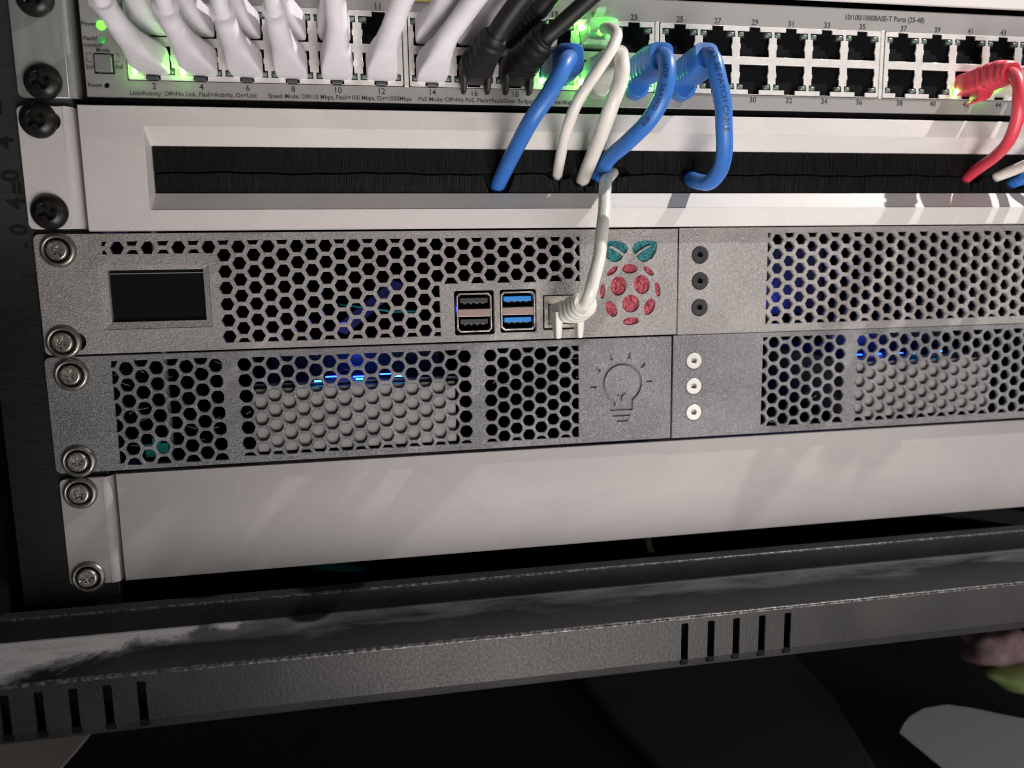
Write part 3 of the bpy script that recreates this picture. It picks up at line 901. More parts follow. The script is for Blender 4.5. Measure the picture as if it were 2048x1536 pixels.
# ================================================================== BRUSH PANEL (cables pass through its bristles)
bp = empty("brush_panel", "light grey panel with a long recessed slot of black bristles under the switch", "brush panel", (0, 0, 0))
Y4 = -1.8
XR = 474
BX0, BX1, BZ0, BZ1 = 47.7, 450, 141.4, 170.3
IX0, IX1, IZ0, IZ1 = 48.3, 449, 147.6, 164.7
plate("front_plate", [(26.5, 133.9), (XR, 133.9), (XR, 177.4), (26.5, 177.4)], [rrect(BX0, BX1, BZ0, BZ1, 0.8, 3)], Y4, 1.4, M_PANEL, bp, 0.22)
mb = MB()
n = 4
o_ = rrect(BX0 - 0.1, BX1 + 0.1, BZ0 - 0.1, BZ1 + 0.1, 0.9, 3)
i_ = rrect(IX0, IX1, IZ0, IZ1, 0.5, 3)
k = len(o_)
# the recess walls start 0.4 behind the face and slope back to the bristles
vs = [(x, Y4 + 0.25, z) for x, z in o_] + [(x, 4.2, z) for x, z in i_] + [(x, 6.5, z) for x, z in i_]
fs = [(a, (a + 1) % k, k + (a + 1) % k, k + a) for a in range(k)] + [(k + a, k + (a + 1) % k, 2 * k + (a + 1) % k, 2 * k + a) for a in range(k)]
mb.add(vs, fs, 0, False)
mb.build("recess", M_PANEL, bp)
MB().box(26.5, 27.9, Y4 + 1.5, 40, 133.9, 177.4).box(27.9, XR, Y4 + 1.5, 2, 176, 177.4).box(27.9, XR, Y4 + 1.5, 2, 133.9, 135.3).build("side_flange", M_PANEL, bp)
ear("mounting_ear", 6.0, 24.0, 134.9, 177.2, M_PANEL, bp, [slot_poly(11.5, 16.6, 172.2, 3.3), slot_poly(11.5, 14.6, 140.8, 3.3)])
# bristles: they part round every cable that goes through
CROSS = []
for key in ('b20', 'c21', 'w22', 'b24', 'b26', 'r42', 'w44', 'b46', 'pi'):
    st, bn, er, P = CABLES[key]
    CROSS.append((P[-1][0], P[-1][2], er))
def bristles(name, lower):
    mb_ = MB()
    rnd = random.Random(3 if lower else 4)
    for row in range(3):
        x = IX0 + 0.1
        y = 5.2 + 0.7 * row
        while x < IX1:
            zmid = 155.2 + 0.25 * math.sin(x * 0.11) + 0.15 * math.sin(x * 0.37)
            w = rnd.uniform(0.10, 0.16)
            tip = zmid + rnd.uniform(-0.12, 0.12) + (-0.42 if lower else 0.42)
            lean = rnd.gauss(0, 0.14)
            for cx, cz, cr in CROSS:
                d = x - cx
                reach = cr + 3.8
                if abs(d) < reach:
                    fall = min(1.0, (reach - abs(d)) / 3.4)
                    if lower:
                        tip = min(tip, tip + (cz - cr * 0.9 - tip) * fall)
                    else:
                        tip = max(tip, tip + (cz + cr * 0.9 - tip) * fall)
                    lean += math.copysign(rnd.uniform(0.4, 1.6), d) * fall
            z0 = 147.2 if lower else 165.2
            yb = y + rnd.uniform(-0.2, 0.2)
            yt = yb - rnd.uniform(0.0, 0.5)
            mb_.add([(x, yb, z0), (x + w, yb, z0), (x + w / 2, yb + w, z0), (x + lean, yt, tip), (x + w + lean, yt, tip), (x + w / 2 + lean, yt + w, tip)],
                    [(0, 1, 4, 3), (1, 2, 5, 4), (2, 0, 3, 5), (3, 4, 5)] if True else [])
            x += rnd.uniform(0.15, 0.22)
    o = mb_.build(name, M_BRISTLE, bp)
    o["kind"] = "stuff"
    return o
bristles("upper_bristles", False)
bristles("lower_bristles", True)
MB().box(IX0 - 1, IX1 + 1, 8.2, 9, IZ0 - 1, IZ1 + 1).build("bristle_backing", M_VOID, bp)

# ================================================================== PERFORATED PANELS
def hexes(x0, z0, cols, dx, dz, r, box, rnd=0.0, ztop=None):
    """lattice through (x0, z0); odd columns sit half a pitch higher; clipped to the region box"""
    bx0, bx1, bz0, bz1 = box
    out = []
    for i in range(-2, cols + 2):
        for j in range(-2, 12):
            cx = x0 + dx * i
            cz = z0 - dz * j + (dz / 2 if i % 2 else 0)
            P = clip(hexagon(cx, cz, r, rnd), bx0, bx1, bz0, bz1)
            if len(P) > 2 and poly_area(P) > 0.9:
                out.append(P)
    return out

def screw_slot(x, z, ext=2.0):
    return slot_poly(x - 0.6, x + ext, z, 3.4)

# ---- upper printed panel
up = empty("perforated_panel", "upper warm grey printed front panel with small screen, USB sockets and a red berry emblem", "front panel", (0, 0, 0))
holes = []
r3 = 2.62
for i in range(-9, 28):
    for j in range(-1, 7):
        cx = 71.5 + 5.285 * i
        cz = 124.9 - 6.08 * j + (3.04 if i % 2 else 0)
        H = hexagon(cx, cz, r3)
        lo = cz - 2.27
        if i == -1 and j == 0:
            box = (29.4, 72, 125.7, 130.3)
        elif i < -1:
            box = (29.4, 66.6, 125.7, 130.3)
        elif lo >= 111.4:
            box = (66.4 if lo >= 125.0 else 68.2, 208.5, 112.6, 130.3)
        else:
            box = (68.2, 151.5, 92.1, 130.3) if cx < 151.5 else (68.2, 208.5, 112.6, 130.3)
        if cx > 151.5 and cz < 111: continue
        P = clip(H, *box)
        if len(P) > 2 and poly_area(P) > 0.7: holes.append(P)
OL = (27.9, 65.8, 98.4, 121.6)
holes += [rrect(*OL, 0.7, 2), rrect(157.1, 173.1, 92.1, 109.7, 0.8, 2), rrect(175.4, 190.3, 92.5, 109.8, 0.8, 2), rrect(193.0, 209.5, 93.1, 107.2, 0.5, 2)]
holes += [screw_slot(15.2, 127.3), screw_slot(13.9, 94.3, 4.1)]
# emblem cut-outs
def mirror(P, ax): return [(2 * ax - x, z) for x, z in P][::-1]
AX = 229.6
leaf = [(230.5, 125.6), (231.4, 127.2), (233.6, 128.3), (236.8, 128.6), (241.1, 128.1), (241.3, 126.0), (240.7, 123.6), (239.2, 121.3), (236.9, 119.9), (234.8, 120.0), (233.2, 121.1), (232.5, 122.3),
        (233.0, 122.7), (234.9, 124.0), (237.0, 125.2), (238.5, 125.9), (238.3, 126.5), (236.9, 126.3), (234.6, 125.0), (231.9, 123.2), (230.9, 123.9)]
leaf_l = mirror(leaf, AX)
def ell(cx, cz, a, b, deg, flat=0.0):
    return circle(cx, cz, a, 28, b, R(deg))
berries = [ell(230.1, 102.9, 3.7, 3.7, 0), ell(224.8, 110.3, 3.35, 3.95, -8), ell(234.8, 110.6, 3.4, 3.95, 10), ell(229.6, 117.2, 3.3, 1.9, 0),
           ell(222.2, 116.4, 2.75, 1.15, 40), ell(237.6, 116.2, 2.85, 1.15, -40), ell(218.0, 108.3, 1.05, 3.1, -4), ell(241.7, 108.5, 1.15, 3.0, 8),
           ell(221.8, 100.9, 2.2, 3.5, 26), ell(238.2, 101.4, 2.2, 3.6, -24), ell(230.2, 95.7, 3.45, 1.65, 4)]
emblem = [leaf, leaf_l] + berries
XS = 250.2
plate("left_half", rrect(7.2, XS, 89.6, 133.1, 2.2, 5, (0, 0, 1, 1)), holes + emblem, 0, 3.0, M_PRINT_A, up, 0.14)
def grow(P, d):
    cx = sum(p[0] for p in P) / len(P); cz = sum(p[1] for p in P) / len(P)
    out = []
    for x, z in P:
        L = math.hypot(x - cx, z - cz) or 1
        out.append((x + (x - cx) / L * d, z + (z - cz) / L * d))
    return out
for P in (leaf, leaf_l):
    xs = [p[0] for p in P]
    zs = [p[1] for p in P]
    b = (min(xs) - 0.5, max(xs) + 0.5, min(zs) - 0.5, max(zs) + 0.5)
    pl = plate("emblem_leaf", [(b[0], b[2]), (b[1], b[2]), (b[1], b[3]), (b[0], b[3])], [], 0.8, 1.5, M_LEAF, up, 0, label="teal leaf of the berry emblem")
for P in berries:
    plate("emblem_berry", grow(P, 0.4), [], 0.85, 1.5, M_RASP, up, 0, label="red berry drupelet of the emblem")
# the vein of each leaf belongs to the grey front: it shows through the cut in the leaf outline
# right half
rbox = (290.4, XR, 92.6, 131.0)
rh = hexes(295.1, 128.3, 36, 5.325, 6.08, 2.55, rbox)
bolt_z3 = [(260.1, 122.4), (260.3, 111.6), (260.3, 100.6)]
plate("right_half", [(XS + 0.55, 89.3), (XR, 89.3), (XR, 133.4), (XS + 0.55, 133.4)], rh + [circle(x, z, 3.62, 24) for x, z in bolt_z3], 0.0, 2.2, M_PRINT_A, up, 0.16)
MB().box(XS - 8, XS + 8, 3.1, 5, 90, 133).build("joining_strip", M_PRINT_A, up)

def bolt(x, z, y, mat, parent, label=None, rot=0):
    rr = 3.5
    hexh = [(x + 1.25 * math.cos(R(60 * k + rot)), z + 1.25 * math.sin(R(60 * k + rot))) for k in range(6)]
    o = plate("hex_bolt", circle(x, z, rr, 36), [hexh], y - 0.25, 2.0, mat, parent, 0.22, label=label)
    MB().lathe([(1.5, 0), (0.2, 0.0)], x, z, y + 1.3, 6).build("hex_recess", M_VOID if mat is M_BLACKBOLT else M_CUP, o)
    return o
for k, (x, z) in enumerate(bolt_z3):
    bolt(x, z, 0.05, M_BLACKBOLT, up, "black hex socket bolt", 7 + 19 * k)

# small screen
b0, b1, b2, b3 = OL
s0, s1, s2, s3 = 30.5, 63.7, 100.9, 119.9
mb = MB()
vs = [(b0 - .1, 0.2, b2 - .1), (b1 + .1, 0.2, b2 - .1), (b1 + .1, 0.2, b3 + .1), (b0 - .1, 0.2, b3 + .1), (s0, 1.1, s2), (s1, 1.1, s2), (s1, 1.1, s3), (s0, 1.1, s3), (s0, 3.4, s2), (s1, 3.4, s2), (s1, 3.4, s3), (s0, 3.4, s3)]
mb.add(vs, [(0, 1, 5, 4), (1, 2, 6, 5), (2, 3, 7, 6), (3, 0, 4, 7), (4, 5, 9, 8), (5, 6, 10, 9), (6, 7, 11, 10), (7, 4, 8, 11)])
mb.build("screen_bezel", M_PRINT_A, up)
MB().box(s0 - 0.5, s1 + 0.5, 3.0, 4.2, s2 - 0.5, s3 + 0.5).build("screen", M_SCREEN, up, label="small blank dark screen")
MB().box(s0 + 0.2, s1 - 0.2, 2.55, 2.9, s3 - 1.45, s3 - 1.15).build("screen_edge", principled("screen_edge_glass", (0.16, 0.20, 0.22), 0.2), up)

# USB and network sockets
def usb(x0, x1, z0, z1, tongue, parent, label):
    cx, cz = (x0 + x1) / 2, (z0 + z1) / 2
    w, h = 7.0, 7.75
    c = 1.2
    def oct_(w, h, c):
        return [(cx - w + c, cz - h), (cx + w - c, cz - h), (cx + w, cz - h + c), (cx + w, cz + h - c), (cx + w - c, cz + h), (cx - w + c, cz + h), (cx - w, cz + h - c), (cx - w, cz - h + c)]
    sh = plate("usb_socket", oct_(w, h, c), [oct_(w - 0.55, h - 0.6, c - 0.15)], 0.2, 12, M_SHELL, parent, 0.08, label=label)
    MB().box(cx - w + 0.3, cx + w - 0.3, 11, 12, cz - h + 0.3, cz + h - 0.3).build("socket_back", M_VOID, sh)
    MB().box(cx - w + 0.56, cx + w - 0.56, 0.3, 11, cz - 1.55, cz + 1.5).build("divider", M_COPPERBAR, sh, 0.2)
    for dz in (4.85, -3.55):
        MB().box(cx - 5.5, cx + 5.5, 1.3, 11, cz + dz - 0.95, cz + dz + 0.95).build("tongue", tongue, sh, 0.12)
        mbc = MB()
        for q in range(4):
            mbc.box(cx - 4.2 + 2.4 * q, cx - 3.1 + 2.4 * q, 1.4, 9, cz + dz - 1.45, cz + dz - 0.98)
        mbc.build("contacts", M_LEDBOX, sh)
    return sh
M_USBBLACK = principled("usb_black", (0.02, 0.02, 0.022), 0.4)
bump(M_USBBLACK, noise(M_USBBLACK, coords(M_USBBLACK), 500, 2), 0.08, 0.1)
usb(157.1, 173.1, 92.1, 109.7, M_USBBLACK, up, "stacked pair of black USB sockets")
usb(175.4, 190.3, 92.5, 109.8, M_USBBLUE, up, "stacked pair of blue USB sockets")
lan = plate("lan_socket", rrect(193.7, 209.0, 93.8, 106.8, 0.3, 2), [rrect(195.2, 207.5, 95.3, 103.6, 0.2, 1) ], 0.4, 12, M_SHELL, up, 0.08)
MB().box(194.5, 208.2, 10, 11, 94.5, 106).build("socket_back", M_VOID, lan)
MB().box(195.3, 198.0, 1.2, 4, 95.4, 97.0).box(204.7, 207.4, 1.2, 4, 95.4, 97.0).build("socket_light", M_LENS, lan)

# ---- lower printed panel
lo = empty("perforated_panel", "lower cool grey printed front panel with an engraved light bulb", "front panel", (0, 0, 0))
rn = 0.55
holes = hexes(33.9, 83.7, 8, 5.29, 6.1, 2.72, (28.8, 67.9, 46.9, 86.7), rn)
holes += hexes(76.0, 83.6, 17, 5.29, 6.13, 2.72, (73.2, 163.4, 47.9, 86.3), rn)
holes += hexes(171.1, 83.5, 8, 5.17, 6.1, 2.66, (168.3, 207.9, 47.9, 86.3), rn)
holes += [screw_slot(15.3, 82.2), screw_slot(14.8, 49.6)]
# engraved bulb: outline ring, collar, two base lines, filament and seven rays
cx, cz = 226.5, 69.8
def arc(r, a0, a1, n=30):
    return [(cx + r * math.cos(R(a0 + (a1 - a0) * k / n)), cz + r * math.sin(R(a0 + (a1 - a0) * k / n))) for k in range(n + 1)]
ring = arc(8.7, -56, 236) + [(221.5, 61.9), (221.4, 58.2), (231.2, 58.2), (231.2, 61.9)]
inner = arc(7.7, 240, -60) + [(229.6, 62.0), (228.9, 61.2), (229.4, 60.3), (228.6, 59.7), (227.4, 59.6), (226.6, 60.6), (225.4, 59.5), (224.1, 59.6), (223.2, 60.3), (223.7, 61.2)]
engr = [ring, inner]
engr.append(slot_poly(222.9, 229.7, 56.15, 0.42, 5))
engr.append(slot_poly(224.7, 228.8, 53.8, 0.38, 5))
engr.append([(226.0, 62.4), (226.5, 62.4), (226.5, 63.9), (228.2, 65.6), (227.9, 65.8), (226.3, 64.5), (224.6, 65.2), (224.4, 64.9), (226.0, 63.9)])
for x, z, a in ((214.2, 68.8, 0), (216.2, 76.0, -38), (221.7, 80.9, -72), (229.6, 81.3, 78), (235.7, 77.0, 48), (238.5, 70.2, 2)):
    P = slot_poly(-0.9, 0.9, 0, 0.42, 5)
    engr.append([(x + px * math.cos(R(a)) - pz * math.sin(R(a)), z + px * math.sin(R(a)) + pz * math.cos(R(a))) for px, pz in P])
XS2 = 248.2
plate("left_half", rrect(6.4, XS2, 45.2, 88.9, 2.2, 5, (0, 0, 1, 1)), holes + engr, 0.25, 1.7, M_PRINT_B, lo, 0.2)
MB().box(211.5, 241.5, 1.2, 1.9, 51.5, 84).build("engraving_floor", principled("engraving_shade", (0.13, 0.127, 0.132), 0.55), lo)
holes = hexes(294.9, 84.6, 8, 5.27, 6.1, 2.66, (289.7, 329.6, 47.9, 87.0), rn)
holes += hexes(336.9, 84.0, 30, 5.27, 6.1, 2.62, (334.0, XR, 47.9, 87.0), rn)
bolt_z2 = [(258.3, 78.1), (258.4, 67.2), (258.6, 55.9)]
plate("right_half", [(XS2 + 0.75, 45.0), (XR, 45.0), (XR, 89.15), (XS2 + 0.75, 89.15)], holes + [circle(x, z, 3.62, 24) for x, z in bolt_z2], 0.1, 1.8, M_PRINT_B, lo, 0.2)
MB().box(XS2 - 8, XS2 + 8, 3.1, 5, 46, 88).build("joining_strip", M_PRINT_B, lo)
for k, (x, z) in enumerate(bolt_z2):
    bolt(x, z, 0.15, M_BOLT, lo, "bright zinc hex socket bolt", 11 + 23 * k)
# fine printing strands caught across the holes
mb = MB()
rnd = random.Random(11)
for q in range(46):
    x0, x1 = rnd.choice([(29, 68), (29, 68), (74, 163), (169, 208), (290, 329), (335, 405)])
    x = rnd.uniform(x0, x1); z = rnd.uniform(49, 86); a = rnd.uniform(-0.6, 0.6); L = rnd.uniform(1.5, 5)
    y = rnd.uniform(0.3, 2.6)
    mb.tube([(x, y, z), (x + L * 0.5 * math.cos(a), y + 0.3, z + L * 0.5 * math.sin(a) - 0.15), (x + L * math.cos(a), y, z + L * math.sin(a))], 0.05, 4)
o = mb.build("print_strands", M_HAIR, lo)
o["kind"] = "stuff"

# what shows behind the lower panel: pale caddies with glowing boards
def caddy(x0, x1, z0, z1, label, leds):
    c = empty("drive_caddy", label, "drive caddy", ((x0 + x1) / 2, 40, z0))
    def rel(mb_):
        mb_.v = [(x - (x0 + x1) / 2, y - 40, z - z0) for x, y, z in mb_.v]
        return mb_
    rel(MB().box(x0, x1, 2.1, 80, z0, z1)).build("body", M_MESHWHITE, c, 0.6)
    rel(MB().box(x0 - 2, x1 + 2, 5, 80, z1 + 0.3, z1 + 1.6)).build("circuit_board", M_PCB, c)
    for x, z, w, m in leds:
        rel(MB().box(x - w, x + w, 4.2, 5.4, z - 0.22, z + 0.22)).build("indicator", m, c, 0.1, "glowing blue indicator")
    rel(MB().box(x0 + 4, x1 - 4, 30, 32, z1 + 1.7, z1 + 11)).build("heat_shield", M_PCB, c)
    return c
caddy(78.8, 156.8, 48.6, 73.6, "pale grey drive caddy with blue lights behind the left middle grille", [(103, 75.4, 1.6, M_CYANLED), (108.5, 77.0, 2.8, M_BLUELED), (119, 76.6, 2.6, M_BLUELED), (119.5, 75.6, 2.0, M_CYANLED), (129.5, 77.2, 2.6, M_BLUELED), (134.5, 76.2, 1.8, M_CYANLED)])
caddy(336, 404, 49.2, 74.2, "pale grey drive caddy with blue lights behind the right grille", [(338, 77.2, 2.2, M_BLUELED), (347.6, 77.2, 2.0, M_BLUELED), (358.6, 77.2, 2.0, M_BLUELED), (366.6, 76.8, 1.2, M_CYANLED), (378.3, 77.4, 2.0, M_CYANLED)])
point("blue_indicator_light", (118, 22, 82), 0.0018, (0.05, 0.12, 1.0), 2)
point("blue_indicator_light", (360, 22, 82), 0.0022, (0.05, 0.12, 1.0), 2)
point("blue_board_light", (330, 60, 100), 0.012, (0.08, 0.14, 1.0), 3)
point("blue_board_light", (112, 60, 104), 0.012, (0.08, 0.10, 1.0), 3)
bd = empty("circuit_board", "small teal board low behind the left end of the lower grille", "circuit board", (40, 14, 46))
MB().box(-5, 3.5, -2, 0, 1, 6.2).box(-2.2, 1.0, -2.4, -2.1, 6.3, 8.6).build("board", M_TEALBOARD, bd)
bd = empty("circuit_board", "dark blue board standing behind the right part of the upper grille", "circuit board", (300, 70, 92))
MB().box(-6, 60, 0, 2, 0, 34).build("board", M_PCB, bd)
mb = MB()
mb.tube([(112, 26, 104.5), (122, 22, 103.0), (134, 24, 101), (146, 30, 100.5)], 0.5, 6)
tag(mb.build("thin_cable", M_TEALC), "thin teal wire running behind the upper grille", "wire")
bd = empty("ribbon_strip", "dark blue slanted strip seen through the upper grille", "ribbon cable", (116, 24, 92))
mb = MB()
mb.add([(-8, 0, 2), (-2, 0, 0), (24, 6, 20), (18, 6, 22), (-8, .6, 2), (-2, .6, 0), (24, 6.6, 20), (18, 6.6, 22)], [(0, 1, 2, 3), (7, 6, 5, 4), (0, 4, 5, 1), (1, 5, 6, 2), (2, 6, 7, 3), (3, 7, 4, 0)])
mb.build("strip", principled("indigo_ribbon", (0.03, 0.035, 0.22), 0.5), bd)

# ================================================================== BLANK PANELS
bl = empty("blank_panel", "plain light grey blank panel below the perforated panels, above the bottom bar", "blank panel", (0, 0, 0))
Y1 = 1.8
plate("front_plate", [(26.3, 0.8), (XR, 0.8), (XR, 43.6), (26.3, 43.6)], [], Y1, 1.4, M_BLANK, bl, 0.3)
MB().box(26.3, 27.6, Y1 + 1.5, 40, 0.8, 43.6).box(27.7, XR, Y1 + 1.5, 12, 0.8, 1.9).box(27.7, XR, Y1 + 1.5, 12, 42.5, 43.6).build("side_flange", M_BLANK, bl)
ear("mounting_ear", 6.9, 25.1, 1.0, 42.9, M_BLANK, bl, [slot_poly(11.5, 16.4, 37.2, 3.3), slot_poly(11.5, 16.4, 4.2, 3.3)])
tp = empty("blank_panel", "light grey panel edge showing above the top right of the switch", "blank panel", (0, 0, 0))
plate("front_plate", [(26.3, 223.7), (XR, 223.7), (XR, 266), (26.3, 266)], [], -1.0, 1.6, M_PANEL, tp, 0.3)

# ================================================================== RACK SCREWS
def star(x, z, rot, n=72):
    out = []
    for k in range(n):
        a = 2 * math.pi * k / n
        r = 1.35 + 0.42 * math.cos(6 * a)
        s = min(2.5 / max(abs(math.cos(a)), 1e-3), 0.36 / max(abs(math.sin(a)), 1e-3))
        r = max(r, s)
        out.append((x + r * math.cos(a + rot), z + r * math.sin(a + rot)))
    return out
def cross(x, z, rot, a=2.9, b=0.75):
    P = [(b, b), (b, a), (-b, a), (-b, b), (-a, b), (-a, -b), (-b, -b), (-b, -a), (b, -a), (b, -b), (a, -b), (a, b)]
    return [(x + p * math.cos(rot) - q * math.sin(rot), z + p * math.sin(rot) + q * math.cos(rot)) for p, q in P]
def steel_screw(x, z, y, rot, label):
    t = empty("rack_screw", label, "screw", (x, y, z), "steel screws in cup washers")
    MB().lathe([(6.15, 0.0), (6.1, 0.5), (5.7, 1.15), (5.2, 1.55), (4.7, 1.5), (4.35, 0.9), (4.25, 0.1)], 0, 0, 0, 40, cap=False).build("cup_washer", M_CUP, t)
    MB().lathe([(4.5, 0.0), (4.35, 0.55), (3.9, 0.5), (3.7, 0.2)], 0, 0, 0, 36, cap=True).build("nylon_ring", M_BLACK, t)
    h = MB().lathe([(3.6, 0.2), (3.6, 1.7), (3.45, 2.15), (3.2, 2.4), (3.0, 2.42)], 0, 0, 0, 36, cap=False).build("head", M_STEEL, t)
    d = plate("drive_face", circle(0, 0, 3.05, 36), [star(0, 0, rot)], -2.44, 1.6, M_STEEL, h, 0.1)
    MB().lathe([(2.9, 0.0), (0.3, 0.0)], 0, 0, -1.1, 16).build("recess_floor", M_STEEL, h)
    return t
def black_screw(x, z, y, rot, label, r=6.25):
    t = empty("rack_screw", label, "screw", (x, y, z), "black cross head screws")
    h = MB().lathe([(r, 0.0), (r, 0.5), (r * 0.955, 1.3), (r * 0.84, 2.2), (r * 0.66, 2.95), (r * 0.56, 3.2)], 0, 0, 0, 40, cap=False).build("head", M_BLACKSCREW, t)
    plate("drive_face", circle(0, 0, r * 0.565, 36), [cross(0, 0, rot)], -3.23, 2.0, M_BLACKSCREW, h, 0.15)
    MB().lathe([(3.3, 0.0), (0.3, 0.0)], 0, 0, -1.5, 16).build("recess_floor", M_BLACKSCREW, h)
    return t
black_screw(15.7, 185.2, 0.6, R(20), "black cross head screw at the foot of the worn zinc ear of the switch")
black_screw(15.9, 212.6, 0.6, R(50), "black cross head screw half cut off at the top of the switch ear")
black_screw(13.0, 172.3, 0.6, R(38), "rust tinged black cross head screw at the top of the brush panel ear")
black_screw(13.5, 140.8, 0.6, R(22), "black cross head screw at the foot of the brush panel ear")
steel_screw(15.2, 127.3, 0, R(-50), "steel star screw at the top of the upper perforated panel")
steel_screw(13.9, 94.3, 0, R(80), "steel star screw at the foot of the upper perforated panel beside a dark slot end")
steel_screw(15.3, 82.2, 0.25, R(75), "steel star screw at the top of the lower perforated panel")
steel_screw(14.8, 49.6, 0.25, R(15), "steel star screw at the foot of the lower perforated panel")
steel_screw(14.0, 37.3, 0.6, R(125), "steel star screw at the top of the blank panel ear")
steel_screw(13.9, 4.1, 0.6, R(10), "steel star screw at the foot of the blank panel ear, lowest of the column")

# ================================================================== CABLES
def lettering(parent, P, radius, s0, body, size, mat, facing, turn=0.0, weight=0.04):
    """letters wrapped round a cord, reading along it"""
    C = catmull(P, 12)
    L = [0.0]
    for a, b in zip(C, C[1:]):
        L.append(L[-1] + (b[0] - a[0]).length)
    me = text_mesh(body, size, mat, weight, 0.02)
    bm = bmesh.new()
    bm.from_mesh(me)
    for _ in range(2):
        es = [e for e in bm.edges if e.calc_length() > 0.5 * MM]
        if es: bmesh.ops.subdivide_edges(bm, edges=es, cuts=1)
    bmesh.ops.triangulate(bm, faces=bm.faces[:])
    F = Vector(facing).normalized()
    ys = [q.co.y for q in bm.verts]
    mid = (min(ys) + max(ys)) / 2
    for q in bm.verts:
        s = s0 + q.co.x / MM
        i = 0
        while i < len(L) - 2 and L[i + 1] < s: i += 1
        w = (s - L[i]) / max(L[i + 1] - L[i], 1e-6)
        p = C[i][0].lerp(C[i + 1][0], w)
        t = (C[min(i + 2, len(C) - 1)][0] - C[max(i - 1, 0)][0]).normalized()
        nrm = (F - t * F.dot(t)).normalized()
        lat = t.cross(nrm)
        th = turn - (q.co.y - mid) / MM / radius
        rr = radius + 0.05 + q.co.z / MM
        q.co = (p + (nrm * math.cos(th) + lat * math.sin(th)) * rr) * MM
    bm.to_mesh(me)
    bm.free()
    o = bpy.data.objects.new("lettering", me)
    return link(o, parent)

def cable(key, label, mat, boot_mat, secs, rib=None, group=None, guard=None, cord_from=None):
    st, bn, er, P = CABLES[key]
    P = [tuple(p) for p in P]
    if st in ('white', 'black'):                                     # the bundle goes on upwards in front of the rack
        a, b = Vector(P[-2]), Vector(P[-1])
        d = (b - a).normalized()
        P.append(tuple(b + Vector((d.x * 12, 4, 14))))
        P.append(tuple(b + Vector((d.x * 20, 10, 30))))
    base = P[0]
    t = empty("network_cable", label, "cable", base, group)
    Q = [tuple(p[i] - base[i] for i in range(3)) for p in P]
    if bn:
        v_, f_ = sweep_rib(Q[:bn], secs, rib)
        m = MB().add(v_, f_, 0, True)
        m.sm[-1] = m.sm[-2] = False
        m.build("boot", boot_mat, t)
    cs = Q[max(bn - 2, 0) if cord_from is None else cord_from:]
    sweep("cord", cs, [(er, er, 2)] * len(cs), mat, t, 16, 7)
    return t, Q

def sweep_rib(pts, secs, rib):
    if not rib:
        return sweep_data(pts, secs, 28, 7)
    q0, q1, cnt, amp = rib
    sub = 16
    fine, S2 = [], []
    C = catmull(pts, sub)
    for p, q in C:
        i = min(int(q), len(secs) - 2)
        w = q - i
        a, b, e = (secs[i][j] * (1 - w) + secs[i + 1][j] * w for j in range(3))
        if q0 <= q <= q1:
            ph = (q - q0) / (q1 - q0) * cnt
            f = 1 + amp * (1 if (ph % 1) < 0.55 else -1) * min(1, 6 * abs((ph % 1) - 0.55) + 0.35)
            a *= f; b *= f
        fine.append(p); S2.append((a, b, e))
    return sweep_data(fine, S2, 28, 1)

WSEC = [(5.2, 3.9, 10), (5.6, 4.3, 10), (5.6, 4.3, 9), (4.0, 3.8, 2.8), (3.6, 3.6, 2), (3.45, 3.45, 2), (3.95, 3.95, 2)]
WSEC6 = [(5.2, 3.9, 10), (5.6, 4.3, 10), (5.6, 4.3, 9), (4.0, 3.8, 2.8), (3.6, 3.6, 2), (3.9, 3.9, 2)]
for key, label in (
        ('w2', "leftmost white cable of the bottom row, its plug lit green beside the mode button"),
        ('w4', "second white cable of the bottom row, its plug corner lit green"),
        ('w6', "third white cable of the bottom row, its open boot end facing out, no green glow"),
        ('w8', "fourth white cable of the bottom row, left of the one rising straight up"),
        ('w10', "white cable of the bottom row rising straight up, left of the empty top socket 11"),
        ('w12', "white cable of the bottom row crossing the empty top socket 11"),
        ('w14', "white cable leaning far right just right of the first divider bar")):
    t, Q = cable(key, label, M_WHITE, M_WHITE, WSEC, None, "white cables in the switch")
    MB().box(-1.9, 1.9, -4.2, 0, -5.9, -4.6).build("latch", M_LEDBOX, t, 0.3)
    if key in ('w10', 'w12', 'w14'):
        for s in (-1, 1):
            p = Vector(Q[3]).lerp(Vector(Q[4]), 0.0)
            MB().lathe([(0.34, 0), (0.32, 0.1), (0.1, 0.16)], p.x + s * 1.25, p.z + 0.6 - s * 0.25, p.y - 3.35, 10).build("dimple", M_VOID, t)
for key, label in (
        ('w1', "leftmost white cable of the top row, shadowed and tinted green behind the front boots"),
        ('w3', "white top row cable between the second and third boots of the bottom row"),
        ('w5', "white top row cable between the third and fourth boots of the bottom row"),
        ('w7', "white top row cable showing between the fourth boot and the straight rising cable"),
        ('w9', "white top row cable almost hidden behind the straight rising cable"),
        ('w13', "white top row cable plugged in just right of the first divider bar"),
        ('w15', "white cable passing behind the leaning white cable and the first black cable")):
    cable(key, label, M_WHITE, M_WHITE, WSEC6, None, "white cables in the switch")

